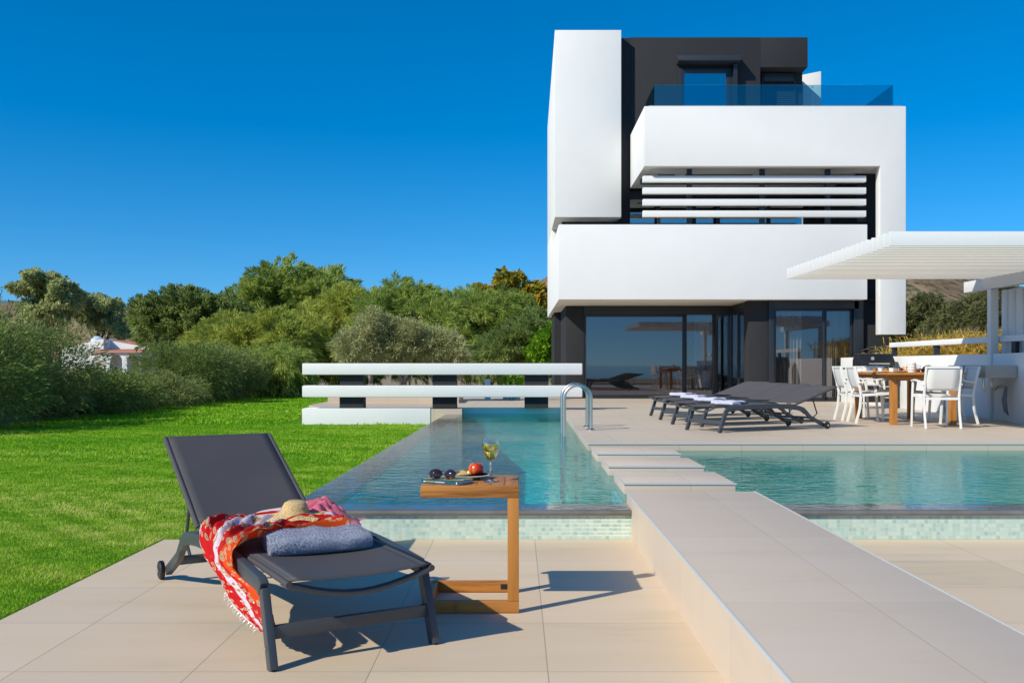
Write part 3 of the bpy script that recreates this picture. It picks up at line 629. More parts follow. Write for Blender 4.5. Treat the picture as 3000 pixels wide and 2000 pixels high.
# long side wall (left)
MB().prism([(22.392, 2.62), (22.392, 4.34), (26.8, 4.34), (26.8, 4.86), (30.5, 4.86), (30.5, 2.62)], 'X', 0.948, 1.15).build('side_wall', W, H, bevel=0.008)
MB().prism([(24.5, 4.862), (24.5, 9.6), (30.5, 8.6), (30.5, 4.862)], 'X', 0.948, 2.63).build('tower', W, H, bevel=0.009)
bal = MB().box(0.948, 22.19, 2.62, 8.03, 22.39, 4.34).build('balcony_parapet', W, H, bevel=0.008)
MB().box(7.83, 22.392, 2.62, 8.03, 24.6, 4.338).build('balcony_parapet', W, H)
MB().box(1.152, 22.392, 2.624, 7.828, 30.4, 2.84).build('balcony_floor', W, H)
MB().prism([(2.89, 5.64), (2.89, 7.0), (8.84, 7.0), (8.84, 1.81), (8.255, 1.81), (8.255, 5.64)], 'Y', 22.0, 22.28).build('upper_parapet', W, H, bevel=0.008)
MB().box(2.89, 22.282, 5.64, 3.09, 24.79, 6.998).build('upper_parapet', W, H, bevel=0.01)
MB().box(8.64, 22.282, 5.66, 8.838, 26.2, 6.998).build('upper_parapet', W, H)
MB().box(3.092, 22.282, 5.644, 8.638, 24.79, 6.90).build('roof_terrace', W, H)
MB().box(3.0, 22.05, 7.001, 8.78, 22.25, 7.03).build('coping', simple('coping_grey', (0.28, 0.31, 0.34), 0.4), H, bevel=0.004)
MB().box(3.02, 22.26, 7.001, 3.10, 24.7, 7.025).build('coping', M['concrete'], H)
# dark upper volume
MB().box(2.632, 24.8, 4.70, 2.885, 29.9, 9.5).build('upper_wall', K, H)
MB().box(2.887, 24.8, 5.66, 6.23, 30.0, 9.52).build('upper_wall', K, H, bevel=0.01)
MB().box(6.231, 24.8, 8.75, 7.45, 30.0, 9.52).build('upper_wall', K, H, bevel=0.01)
MB().box(6.231, 25.25, 5.66, 7.44, 29.98, 8.749).build('upper_wall', K, H)
MB().prism([(7.97, 6.9), (7.97, 9.22), (8.48, 9.32), (8.48, 6.9)], 'Y', 27.0, 27.3).build('roof_fin', W, H, bevel=0.01)
MB().box(7.44, 24.9, 5.66, 8.638, 30.0, 6.88).build('roof_terrace', W, H)
# roof-terrace door with canopy
dr = MB().box(4.13, 24.74, 7.03, 4.27, 24.795, 8.70); dr.box(5.34, 24.74, 7.03, 5.50, 24.795, 8.70); dr.box(4.27, 24.74, 8.58, 5.34, 24.795, 8.70); dr.box(4.27, 24.745, 7.03, 5.34, 24.79, 7.09)
dr = dr.build('door', F, H, bevel=0.004)
MB().box(4.27, 24.765, 7.09, 5.34, 24.78, 8.58).build('pane', M['glass_up'], dr)
MB().box(4.18, 24.792, 7.05, 5.4, 24.797, 8.64).build('curtain_or_sheet', simple('painted_dim_room', (0.02, 0.03, 0.05), 0.8), dr)  # dark sheet behind the pane, the dim room's shade put into its colour
MB().box(5.50, 24.6, 7.03, 5.60, 24.795, 8.78).build('post', F, H)
MB().prism([(24.79, 8.80), (24.45, 8.82), (24.45, 8.92), (24.79, 9.06)], 'X', 4.08, 5.66).build('canopy', M['shutter'], H, bevel=0.004)
# shuttered window
wn = MB().box(6.37, 25.19, 6.95, 6.43, 25.245, 8.72); wn.box(7.20, 25.19, 6.95, 7.26, 25.245, 8.72); wn.box(6.43, 25.17, 8.50, 7.20, 25.245, 8.72)
wn = wn.build('window', F, H, bevel=0.003)
mb = MB()
for i in range(30): mb.bar((6.43, 25.225, 6.98 + i * 0.05), (7.20, 25.225, 6.98 + i * 0.05), 0.012, 0.042, up=(0, 0.25, 1))
mb.build('shutter', M['shutter'], wn)
# glass balustrade
gb = MB()
for a, b_ in ((3.16, 6.82), (6.83, 8.68)): gb.box(a, 22.33, 7.0, b_, 22.345, 7.58)
gb.box(3.16, 22.35, 7.0, 3.175, 24.7, 7.58); gb.box(8.665, 22.35, 7.0, 8.68, 24.7, 7.58)
gb = gb.build('balustrade', M['glass_rail'], H)
MB().box(3.15, 22.32, 6.98, 8.69, 22.36, 7.035).build('rail_channel', M['steel'], gb)
for z_ in (7.06, 7.5): MB().box(6.818, 22.325, z_, 6.832, 22.35, z_ + .06).build('clamp', M['steel'], gb)
# first-floor room behind the sunshade
fr = [(2.70, 3.62), (3.70, 4.52), (4.62, 5.16), (5.24, 6.46), (6.54, 8.0)]
zb, zt = 2.84, 5.62
for i, (a, b_) in enumerate(fr):
    f_ = MB().box(a - 0.05, 25.0, zb, a, 25.09, zt); f_.box(b_, 25.0, zb, b_ + 0.03, 25.09, zt); f_.box(a, 25.0, zt - 0.22, b_, 25.09, zt); f_.box(a, 25.0, zb, b_, 25.09, zb + 0.08)
    f_ = f_.build('window', F, H)
    MB().box(a, 25.04, zb + 0.08, b_, 25.055, zt - 0.22).build('pane', M['glass_up'], f_)
MB().box(2.60, 24.9, 4.34, 2.9, 25.0, 5.64).build('corner_post', F, H)
lw = MB().box(1.16, 25.3, 2.84, 1.30, 25.4, 4.855); lw.box(2.5, 25.3, 2.84, 2.6, 25.4, 4.855); lw.box(1.3, 25.3, 4.78, 2.5, 25.4, 4.855)
lw = lw.build('window', F, H); MB().box(1.3, 25.34, 2.84, 2.5, 25.355, 4.78).build('pane', M['glass_up'], lw)
MB().box(1.16, 28.2, 2.85, 8.3, 28.3, 5.62).build('partition', M['interior'], H)
for a, b_ in ((5.2, 6.3), (3.6, 4.4)):
    cb = MB(); n_ = 26
    pts = [(a + (b_ - a) * i / n_, 25.6 + 0.05 * math.sin(i * 2.1)) for i in range(n_ + 1)]
    for i in range(n_): cb.add([(pts[i][0], pts[i][1], 2.86), (pts[i + 1][0], pts[i + 1][1], 2.86), (pts[i + 1][0], pts[i + 1][1], 5.6), (pts[i][0], pts[i][1], 5.6)], [(0, 1, 2, 3)])
    cb.build('curtain_or_sheet', simple('curtain_grey', (0.25, 0.24, 0.22), 0.9), H)
MB().box(8.03, 22.9, 2.62, 8.637, 23.1, 5.64).build('upper_wall', K, H)
MB().box(8.031, 23.1, 2.62, 8.635, 30.0, 5.64).build('upper_wall', K, H)
mb = MB()
for i in range(18): mb.box(8.04, 22.86, 2.8 + i * 0.155, 8.25, 22.897, 2.9 + i * 0.155)
mb.build('shutter', M['shutter'], H)
# sunshade slats
for zz in (5.318, 5.05, 4.785, 4.52):
    MB().box(2.885, 22.20, zz, 8.01, 22.34, zz + 0.14).build('sunshade_slat', W, H, bevel=0.006)
for px in (2019, 2232, 2424):
    x = (px - VX) * 22.4 / FPX; MB().box(x - 0.055, 22.341, 4.341, x + 0.055, 22.44, 5.639).build('sunshade_post', F, H)
MB().box(2.9, 22.9, 5.40, 8.03, 22.98, 5.52).build('sunshade_rail', F, H)
for x0, x1, y0 in ((3.35, 3.75, 23.0), (4.0, 5.6, 23.0), (3.1, 4.2, 24.1), (4.5, 6.3, 24.1)):
    MB().box(x0, y0, 5.628, x1, y0 + 0.12, 5.6435).build('soffit_shade_strip', F, H)  # dark strips under the soffit; recess shade put in as colour
# ground floor
MB().box(1.23, 24.6, T1, 1.695, 24.95, 2.622).build('pillar', K, H, bevel=0.006)
MB().box(1.232, 24.951, T1, 1.45, 29.8, 2.622).build('ground_wall', K, H)
MB().box(1.05, 27.6, T1, 1.231, 29.8, 2.622).build('ground_wall', K, H)
MB().box(5.40, 22.6, T1, 5.865, 23.02, 2.622).build('pillar', K, H, bevel=0.006)
MB().box(8.08, 22.66, T1, 8.70, 23.0, 2.618).build('ground_wall', K, H, bevel=0.006)
MB().box(8.08, 23.002, T1, 8.698, 29.8, 2.618).build('ground_wall', K, H)
MB().box(8.2, 22.42, 2.619, 8.70, 29.8, 2.66).build('ground_wall', K, H)
MB().box(1.45, 29.6, T1, 8.08, 29.8, 2.622).build('ground_wall', M['interior'], H)
MB().box(1.46, 28.4, T1, 5.2, 28.5, 2.62).build('partition', M['interior'], H)
def sash(x0, x1, y, z0, z1, fw=0.05, name='sliding_door', mat=None, roller=0):
    f_ = MB().box(x0, y, z0, x0 + fw, y + 0.07, z1); f_.box(x1 - fw, y, z0, x1, y + 0.07, z1); f_.box(x0 + fw, y, z1 - fw, x1 - fw, y + 0.07, z1); f_.box(x0 + fw, y, z0, x1 - fw, y + 0.07, z0 + 0.09)
    f_ = f_.build(name, F, H, bevel=0.003)
    MB().box(x0 + fw, y + 0.03, z0 + 0.09, x1 - fw, y + 0.04, z1 - fw).build('pane', mat or M['glass'], f_)
    return f_
for a, b_, y in ((6.02, 6.75, 22.95), (7.35, 7.84, 23.1), (4.6, 5.3, 25.2)):
    cb = MB(); n_ = 30; pts = [(a + (b_ - a) * i / n_, y + 0.04 * math.sin(i * 1.9)) for i in range(n_ + 1)]
    for i in range(n_): cb.add([(pts[i][0], pts[i][1], T1 + .02), (pts[i + 1][0], pts[i + 1][1], T1 + .02), (pts[i + 1][0], pts[i + 1][1], 2.5), (pts[i][0], pts[i][1], 2.5)], [(0, 1, 2, 3)])
    cb.build('curtain_or_sheet', simple('added_pale_sheet', (0.62, 0.60, 0.56), 0.9), H)  # pale sheets added to brighten the rooms and imitate the pergola's reflection
rb = MB().box(1.697, 24.58, 2.40, 5.40, 24.75, 2.62); rb.box(1.697, 24.56, 2.46, 5.40, 24.579, 2.50); rb.box(1.697, 24.56, 2.55, 5.40, 24.579, 2.58)
rb.build('roller_box', F, H)
sash(1.697, 4.26, 24.62, T1, 2.40, 0.055); sash(4.262, 5.46, 24.68, T1, 2.46, 0.06)
sd = MB().box(5.41, 23.03, T1, 5.47, 23.10, 2.6); sd.box(5.41, 24.5, T1, 5.47, 24.67, 2.6); sd.box(5.41, 23.1, 2.4, 5.47, 24.5, 2.6); sd.box(5.41, 23.1, T1, 5.47, 24.5, T1 + 0.08); sd.box(5.405, 23.7, T1 + .08, 5.475, 23.78, 2.4)
sd = sd.build('sliding_door', F, H); MB().box(5.435, 23.1, T1 + 0.08, 5.445, 24.5, 2.4).build('pane', M['glass'], sd)
fr = MB().box(5.866, 22.56, T1, 5.99, 22.66, 2.621); fr.box(5.99, 22.56, 2.43, 7.97, 22.66, 2.621); fr.box(7.86, 22.56, T1, 8.079, 22.66, 2.621); fr.build('door_frame', F, H, bevel=0.004)
sash(5.995, 7.19, 22.60, T1, 2.43, 0.05); sash(7.20, 7.86, 22.67, T1, 2.43, 0.05)
MB().box(1.7, 24.45, T1, 5.4, 24.62, T1 + 0.03).build('threshold', F, H); MB().box(5.87, 22.42, T1, 8.08, 22.56, T1 + 0.03).build('threshold', F, H)
# things inside, seen through the glass
t = empty('kitchen_island', 'pale kitchen island with a curved tap behind the right glass door', 'kitchen island', (6.7, 25.2, T1))
MB().box(5.9, 24.9, T1, 7.3, 25.5, 1.13).build('cabinet', M['ceramic'], t); MB().box(5.85, 24.85, 1.131, 7.35, 25.55, 1.17).build('worktop', M['ceramic'], t, bevel=0.004)
MB().tube([(6.3, 25.2, 1.17)] + [(6.3 + 0.07 - 0.07 * math.cos(q), 25.2, 1.42 + 0.09 * math.sin(q)) for q in np.linspace(0, math.pi, 8)], 0.012, 8).build('tap', M['black'], t)
def stool(x, y, label):
    t = empty('bar_stool', label, 'stool', (x, y, T1), group='bar stools at the kitchen island')
    for a, b_ in ((-1, -1), (1, -1), (1, 1), (-1, 1)):
        MB().tube([(x + a * .2, y + b_ * .2, T1), (x + a * .15, y + b_ * .15, T1 + .66)], 0.012, 6).build('leg', M['whitemetal'], t)
    MB().box(x - .19, y - .19, T1 + .66, x + .19, y + .19, T1 + .69).build('seat', M['whitemetal'], t, bevel=.01)
    MB().tube([(x - .17, y - .17, T1 + .69), (x - .17, y - .2, T1 + .95), (x + .17, y - .2, T1 + .95), (x + .17, y - .17, T1 + .69)], 0.012, 6).build('backrest', M['whitemetal'], t)
stool(6.25, 24.5, 'thin white bar stool on the left of the kitchen island'); stool(6.85, 24.5, 'thin white bar stool on the right of the kitchen island')
t = empty('house_plant', 'green potted plant deep inside behind the narrow glass door', 'plant', (5.0, 26.4, T1))
MB().lathe([(0.12, T1), (0.17, T1 + .3), (0.15, T1 + .3)], (5.0, 26.4, 0), 16).build('pot', M['ceramic'], t)
foliage([(5.0, 26.4, 1.2, .35, .3, .55)], 900, 12, 0.2, 0.07, LM['bright'], t, 5, zmin=.5)

# ------------------------------------------------------------------ white beam fence beyond the pool
fe = empty('beam_fence', 'low fence of two long white horizontal beams on anthracite posts behind the pool', 'fence', (-1.4, 18.3, 0))
for z0, z1 in ((0.932, 1.145), (0.512, 0.728)):
    MB().box(-4.03, 18.08, z0, 1.215, 18.42, z1).build('beam', W, fe, bevel=0.022)
for a, b_ in ((-3.35, -2.90), (-1.60, -1.15), (0.134, 0.58)):
    MB().box(a, 18.2, 0.302, b_, 18.5, 0.511).build('post', K, fe); MB().box(a, 18.2, 0.729, b_, 18.5, 0.931).build('post', K, fe)
MB().box(-4.03, 18.08, -0.1, -1.63, 18.60, 0.30).build('plinth', W, fe, bevel=0.008)
MB().box(-1.629, 18.42, 0.10, 0.84, 18.62, 0.299).build('plinth', W, fe, bevel=0.006)
MB().box(-1.628, 18.095, -0.1, -1.04, 18.418, 0.29).build('plinth', M['terrace'], fe)
struct('pool_wall', MB().box(-1.3, 18.43, -1.0, 0.84, 18.6, 0.099), M['mosaic'], smooth=False)

# olive trees in a raised bed behind the fence
mb = MB(); mb.box(-4.2, 21.4, T1 + 0.001, -1.3, 21.5, T1 + .13); mb.box(-4.2, 23.1, T1 + 0.001, -1.3, 23.2, T1 + .13); mb.box(-4.2, 21.5, T1 + 0.001, -4.1, 23.1, T1 + .13); mb.box(-1.4, 21.5, T1 + 0.001, -1.3, 23.1, T1 + .13)
t = empty('planter', 'low stone-edged planting bed around the olive trunks', 'planter', (-2.7, 22.3, T1)); mb.build('kerb', M['terrace'], t)
MB().box(-4.1, 21.5, T1 + 0.002, -1.4, 23.1, T1 + .08).build('soil', M['soil'], t)
for i, (x, y, items, lb) in enumerate([(-3.25, 22.0, [(830, 790, 52, 46), (800, 800, 34, 36), (850, 750, 28, 40), (862, 722, 8, 22)], 'olive tree with a crooked forked trunk, leftmost behind the white beams'),
                                       (-2.55, 22.3, [(915, 780, 55, 46), (900, 800, 50, 34), (940, 760, 30, 26), (895, 745, 14, 20)], 'olive tree in the middle of the planting bed'),
                                       (-1.95, 22.6, [(1000, 795, 52, 42), (1035, 800, 38, 34), (970, 780, 30, 30), (1050, 815, 28, 20)], 'olive tree nearest the villa, rightmost of the planting bed')]):
    lo = [(a, b_, c_, d_, 0.55, f_) for a, b_, c_, d_, e_, f_ in lobesD(y, 0.6, items)]
    tree('olive_tree', lb, 'tree', (x, y, T1), lo, 11000, 18, 0.10, 0.02, 'olive', 90 + i, r=0.075, bark='olivebark', group='olive trees behind the white beams', clump=0.22, up=0.5, rnd=1.0, fill=0.3)
for i, (px, lb) in enumerate([(1165, 'small light green plant low between the right fence posts'), (1185, 'small bushy plant beside the white box'), (1240, 'pale succulent behind the right end of the beams')]):
    x = (px / .784 - VX) * 23.5 / FPX
    t = empty('small_plant', lb, 'plant', (x, 23.5, T1)); MB().lathe([(0.1, T1), (0.12, T1 + .3), (0.1, T1 + .3)], (x, 23.5, 0), 14).build('pot', M['concrete'], t)
    foliage([(x, 23.5, T1 + .42, .16, .16, .2)], 500, 10, 0.1, 0.035, LM['bright'], t, 95 + i)
t = empty('planter_box', 'small white box planter standing behind the fence', 'planter', ((1120 / .784 - VX) * 23.8 / FPX, 23.8, T1))
x = t.location.x; MB().box(x - .07, 23.7, T1, x + .07, 23.9, T1 + .5).build('box', M['ceramic'], t, bevel=.01)

# ------------------------------------------------------------------ pool ladder rails, floor lights
t = empty('pool_ladder', 'stainless steel arched pool ladder at the left edge of the terrace', 'ladder', (0.94, 12.75, T1))
for y in (12.44, 13.05):
    xl, xr = 0.602, 0.944; rr = (xr - xl) / 2; top = 0.85
    path = [(xr, y, T1), (xr, y, top - rr)] + [(xl + rr + rr * math.cos(q), y, top - rr + rr * math.sin(q)) for q in np.linspace(0.15, math.pi - 0.15, 14)] + [(xl, y, top - rr), (xl, y, -0.7)]
    r_ = MB().tube(path, 0.024, 14).build('handrail', M['steel'], t); MB().lathe([(0.055, T1), (0.055, T1 + .012), (0.03, T1 + .03)], (xr, y, 0), 20).build('flange', M['steel'], r_)
for z in (0.02, -0.25, -0.52): MB().box(xl - .03, 12.46, z, xl + .06, 13.03, z + .02).build('tread', M['steel'], t)
for i, (px, py) in enumerate([(1690, 1195.5), (1714, 1214), (1751, 1239)]):
    Y = 0.83 * FPX / (py - VY); x = (px - VX) * Y / FPX
    o = MB().box(x - .06, Y - .04, T1, x + .06, Y + .04, T1 + .004).build('floor_light', M['trim'], bevel=.001)
    tagobj(o, ['flush white floor light farthest from the pool ladder, near the fence', 'flush white floor light midway between fence and ladder', 'flush white floor light right beside the ladder foot'][i], 'floor light', 'floor lights along the pool edge')

# ------------------------------------------------------------------ loungers
def arc(p, q, r_, n=5):
    return [p, q]
def make_lounger(label, group, bx=2.03, bz=.705):
    t = empty('sun_lounger', label, 'sun lounger', group=group)
    A = M['alu']; ys = 0.325
    for s in (-1, 1):
        y = s * ys
        rail = [(0.11, y, 0.272), (0.14, y, 0.288)] + [(0.14 + 1.16 * k / 6, y, 0.288 + 0.03 * math.sin(math.pi * k / 6)) for k in range(1, 6)] + [(1.30, y, 0.283), (1.37, y, 0.262), (1.42, y, 0.225)]
        MB().sweep(rail, 0.034, 0.058, (0, 1, 0)).build('side_rail', A, t, bevel=0.004, local=True)
        MB().sweep([(0.0, y, 0.0), (0.105, y, 0.275)], 0.03, 0.048, (0, 1, 0)).build('leg', A, t, bevel=0.003, local=True)
        MB().sweep([(1.405, y, 0.245), (1.50, y, 0.16), (1.755, y, 0.045)], 0.03, 0.046, (0, 1, 0)).build('leg', A, t, bevel=0.003, local=True)
        wh = MB().lathe([(0.012, y + s * .018), (0.044, y + s * .020), (0.048, y + s * .026), (0.048, y + s * .040), (0.042, y + s * .045), (0.012, y + s * .046)], (1.775, 0, 0.048), 22, 'Y').build('wheel', M['black'], t, local=True)
        MB().lathe([(0.014, y + s * .0465), (0.014, y + s * .052)], (1.775, 0, 0.048), 12, 'Y').build('hub', M['steel'], wh, local=True)
        MB().tube([(-0.06, s * .285, .315)] + [(1.30 * k / 8, s * .285, .317 + 0.012 * math.sin(math.pi * k / 8)) for k in range(9)], 0.012, 10).build('side_tube', M['sling'], t, local=True)
        MB().tube([(1.29, s * .285, .325), (bx, s * .285, bz)], 0.013, 10).build('back_tube', M['sling'], t, local=True)
        for x in (.35, .7, 1.05): MB().box(x - .012, s * .300, .30, x + .012, s * .312, .32).build('bracket', A, t, local=True)
        MB().tube([(1.29 + (bx - 1.29) * .45, s * .24, .325 + (bz - .325) * .45), (1.70, s * .25, .20), (1.60, s * .25, .13)], 0.009, 8).build('strut', A, t, local=True)
        MB().lathe([(0.006, s * .3405), (0.006, s * .344)], (0.03, 0, 0.075), 8, 'Y').build('bolt', M['steel'], t, local=True)
    MB().bar((0.05, -.31, .125), (0.05, .31, .125), 0.026, 0.048).build('stretcher', A, t, bevel=.003, local=True)
    MB().tube([(-0.045 + 0.02 * math.sin(math.pi * k / 10), -.285 + .57 * k / 10, .312 - .062 * math.sin(math.pi * k / 10)) for k in range(11)], 0.0135, 10).build('front_bow', A, t, local=True)
    MB().bar((1.50, -.31, .15), (1.50, .31, .15), 0.03, 0.022).build('stretcher', A, t, bevel=.003, local=True)
    MB().bar((1.66, -.31, .10), (1.66, .31, .10), 0.03, 0.022).build('stretcher', A, t, bevel=.003, local=True)
    MB().bar((0.62, -.31, .285), (0.62, .31, .285), 0.03, 0.022).build('stretcher', A, t, local=True)
    def sf(u, v):
        x = -0.055 + 1.35 * u; y = (v - .5) * .57; sag = 0.016 * (1 - (2 * v - 1) ** 2); return (x, y, .331 + 0.012 * math.sin(math.pi * u) - sag)
    MB().grid(sf, 24, 10).build('seat', M['sling'], t, local=True, solid=0.003)
    def bf(u, v):
        p = Vector((1.315, 0, .345)).lerp(Vector((bx + .005, 0, bz + .009)), u); sag = 0.014 * (1 - (2 * v - 1) ** 2) * math.sin(math.pi * min(1, u * 1.3 + .1)) ; n_ = Vector((-.456, 0, .89))
        return (p.x - n_.x * sag, (v - .5) * .57, p.z - n_.z * sag)
    MB().grid(bf, 18, 10).build('backrest', M['sling'], t, local=True, solid=0.003)
    st = MB()
    for s in (-1, 1):
        for o_ in (.252, .262):
            st.tube([(-0.05 + 1.34 * k / 10, s * o_, .3335 + .012 * math.sin(math.pi * k / 10) - 0.016 * (1 - (o_ / .285) ** 2)) for k in range(11)], 0.0007, 4)
    st.build('seam', simple('stitching', (.16, .16, .17), .8), t, local=True)
    return t
lg = make_lounger('grey sling sun lounger in the foreground with a scarf, hat and towel on it', 'grey sling sun loungers')
lg.location = (-0.606, 3.66, 0); lg.rotation_euler.z = R(121.5)
tl = ['grey sun lounger on the terrace, nearest the pool, its whole side frame in view', 'grey sun lounger on the terrace, second from the pool', 'grey sun lounger on the terrace, third from the pool', 'grey sun lounger on the terrace, farthest from the pool, by the glass doors']
lpos = [(2.34, 12.21), (2.34, 13.38), (2.34, 14.54), (2.36, 15.75)]
lg2 = make_lounger(tl[0], 'grey sling sun loungers', 2.02, .548)
for i, ((x, y), lb) in enumerate(zip(lpos, tl)):
    c = copy_tree(lg2) if i else lg2; c.location = (x, y, T1); c.rotation_euler.z = R(27.8); c['label'] = lb
# rolled towels on the terrace loungers
M['towel_pale'] = simple('pale_towel', (0.55, 0.55, 0.66), 0.95, bump=0.8, bs=120)
M['towel_under'] = simple('towel_dark_strip', (0.07, 0.08, 0.14), 0.9)
def folded_towel(name, cx, cyy, cz, lx, ly, h, rz, mat, seed, noise=0.004, layers=3):
    rg = random.Random(seed); ph = [rg.uniform(0, 6) for _ in range(6)]
    mb = MB(); n = 28
    def fn(u, v):
        a = 2 * math.pi * u; q = v * 2 - 1
        ca, sa = math.cos(a), math.sin(a); e = 0.42
        x = lx / 2 * abs(ca) ** e * (1 if ca >= 0 else -1); z = h / 2 * abs(sa) ** 0.75 * (1 if sa >= 0 else -1)
        z += noise * (math.sin(x * 30 + ph[0] + q * 4) + math.sin(q * 9 + ph[1])) * (1 if sa > -.3 else 0)
        endk = 1 - 0.10 * abs(q) ** 6; 
        return (x * endk, q * ly / 2 + 0.006 * math.sin(x * 40 + ph[2]), h / 2 + z * endk)
    mb.grid(fn, 56, 30)
    for v in (0, 1):
        ring = [fn(i / 56, v) for i in range(56)]; c = (0, (v - .5) * ly * 1.0, h / 2)
        mb.add(ring + [c], [(i, (i + 1) % 56, 56) for i in range(56)])
    return mb
GT = 'pale folded towels on the terrace loungers'
tnames = ['pale folded towel on the terrace lounger nearest the pool', 'pale folded towel on the second terrace lounger', 'pale folded towel on the third terrace lounger', 'pale folded towel on the farthest terrace lounger']
u_ = Vector((math.cos(R(27.8)), math.sin(R(27.8)))); w_ = Vector((-u_.y, u_.x))
for i, ((x, y), lb) in enumerate(zip(lpos, tnames)):
    p = Vector((x, y)) + u_ * 0.40 + w_ * (-.02); t = empty('folded_towel', lb, 'towel', (p.x, p.y, T1 + .325), R(27.8), GT)
    folded_towel('t', 0, 0, 0, .27, .42, .06, 0, None, 200 + i).build('cloth', M['towel_pale'], t, local=True)
    mb = MB(); mb.box(.02, -.213, .022, .14, -.208, .045); mb.build('dark_strip', M['towel_under'], t, local=True)  # dark strip across part of the towel's end

# blue towel on the front lounger
def terry():
    m, t, o = new_mat('blue_terry')
    b = N(t, 'BsdfPrincipled', Roughness=1.0); b.inputs['Specular IOR Level'].default_value = 0.05
    b.inputs['Sheen Weight'].default_value = 0.4
    tc = N(t, 'TexCoord'); n = N(t, 'TexNoise', Scale=260.0, Detail=3.0); L(t, tc.outputs['Object'], n.inputs['Vector'])
    r = ramp(t, [(0.3, (0.23, 0.26, 0.34)), (0.7, (0.35, 0.385, 0.47))], n.outputs['Fac']); L(t, r.outputs[0], b.inputs['Base Color'])
    bp = N(t, 'Bump', Strength=1.0, Distance=0.006); L(t, n.outputs['Fac'], bp.inputs['Height'])
    n2 = N(t, 'TexNoise', Scale=18.0, Detail=3.0); L(t, tc.outputs['Object'], n2.inputs['Vector'])
    bp2 = N(t, 'Bump', Strength=0.5, Distance=0.01); L(t, n2.outputs['Fac'], bp2.inputs['Height']); L(t, bp.outputs[0], bp2.inputs['Normal'])
    L(t, bp2.outputs[0], b.inputs['Normal']); L(t, b.outputs[0], o.inputs[0]); return m
M['terry'] = terry()
LO = Vector((-0.606, 3.66)); LU = Vector((math.cos(R(121.5)), math.sin(R(121.5)))); LW = Vector((-LU.y, LU.x))
def LP(t_, w__, z): p = LO + LU * t_ + LW * w__; return (p.x, p.y, z)
p = LP(0.49, -0.015, .325); t = empty('bath_towel', 'thick folded blue-grey terry towel on the front lounger', 'towel', p, R(121.5 - 7))
o = folded_towel('t', 0, 0, 0, .29, .42, .078, 0, None, 300, 0.003).build('cloth', M['terry'], t, local=True)
# terry pile as tiny loops
rg = np.random.default_rng(3); me = o.data; vs = np.array([v.co[:] for v in me.vertices]); ns = np.array([v.normal[:] for v in me.vertices])
fc = [(p_.vertices[:], p_.area) for p_ in me.polygons]; ar = np.array([a for _, a in fc]); ix = rg.choice(len(fc), 16000, p=ar / ar.sum())
P = []; Q = []
for i in ix:
    vv = fc[i][0]; k = rg.dirichlet(np.ones(len(vv))); P.append((vs[list(vv)] * k[:, None]).sum(0)); Q.append(ns[vv[0]])
P = np.array(P); Q = np.array(Q) + rg.normal(size=(len(P), 3)) * 0.6; Q /= np.linalg.norm(Q, axis=1, keepdims=True)
sv = t.location.copy(); t.location = (0, 0, 0)
leaves_mesh('pile', P, Q, 0.0045, 0.0025, rg.random(len(P)), leafmat('terry_pile', [(0.27, 0.30, 0.44), (0.38, 0.41, 0.57)], 0.3), t); t.location = sv

# scarf
def scarfmat():
    m, t, o = new_mat('floral_scarf')
    b = N(t, 'BsdfPrincipled', Roughness=0.7); b.inputs['Specular IOR Level'].default_value = 0.2
    tc = N(t, 'TexCoord'); sp = N(t, 'SeparateXYZ'); L(t, tc.outputs['UV'], sp.inputs[0])
    n = N(t, 'TexNoise', Scale=3.0, Detail=2.0); L(t, tc.outputs['UV'], n.inputs['Vector'])
    ad = N(t, 'Math', operation='MULTIPLY_ADD'); ad.inputs[1].default_value = 0.4; L(t, n.outputs['Fac'], ad.inputs[0]); L(t, sp.outputs[0], ad.inputs[2])
    dv = N(t, 'Math', operation='DIVIDE'); dv.inputs[1].default_value = 1.4; L(t, ad.outputs[0], dv.inputs[0]); ad = dv
    r = ramp(t, [(0.0, (0.78, 0.68, 0.74)), (0.19, (0.66, 0.012, 0.012)), (0.42, (0.80, 0.70, 0.78)), (0.55, (0.66, 0.02, 0.015)), (0.72, (0.80, 0.10, 0.01)), (1.0, (0.85, 0.15, 0.012))], ad.outputs[0], 'CONSTANT')
    mp = N(t, 'Mapping'); mp.inputs['Scale'].default_value = (17, 40, 1); L(t, tc.outputs['UV'], mp.inputs[0])
    v = N(t, 'TexVoronoi', Scale=1.0); L(t, mp.outputs[0], v.inputs['Vector'])
    r2 = ramp(t, [(0.0, (0.30, 0.03, 0.02)), (0.12, (0.80, 0.55, 0.35)), (0.2, (0.45, 0.42, 0.16)), (0.3, (0.62, 0.10, 0.06)), (0.36, (0.8, 0.7, 0.55)), (0.42, (0, 0, 0))], v.outputs['Distance'], 'CONSTANT')
    mk = ramp(t, [(0.0, (1, 1, 1)), (0.42, (0, 0, 0))], v.outputs['Distance'], 'CONSTANT')
    sel = ramp(t, [(0.0, (0, 0, 0)), (0.18, (1, 1, 1))], None, 'CONSTANT'); s2 = N(t, 'SeparateColor'); L(t, v.outputs['Color'], s2.inputs[0]); L(t, s2.outputs[0], sel.inputs[0])
    mu = N(t, 'MixRGB', blend_type='MULTIPLY', Fac=1.0); L(t, mk.outputs[0], mu.inputs[1]); L(t, sel.outputs[0], mu.inputs[2])
    mx = N(t, 'MixRGB', blend_type='MIX'); L(t, mu.outputs[0], mx.inputs[0]); L(t, r.outputs[0], mx.inputs[1]); L(t, r2.outputs[0], mx.inputs[2])
    tl = N(t, 'BsdfTranslucent'); L(t, mx.outputs[0], tl.inputs[0]); L(t, mx.outputs[0], b.inputs['Base Color'])
    ms = N(t, 'MixShader', Fac=0.35); L(t, b.outputs[0], ms.inputs[1]); L(t, tl.outputs[0], ms.inputs[2]); L(t, ms.outputs[0], o.inputs[0]); return m
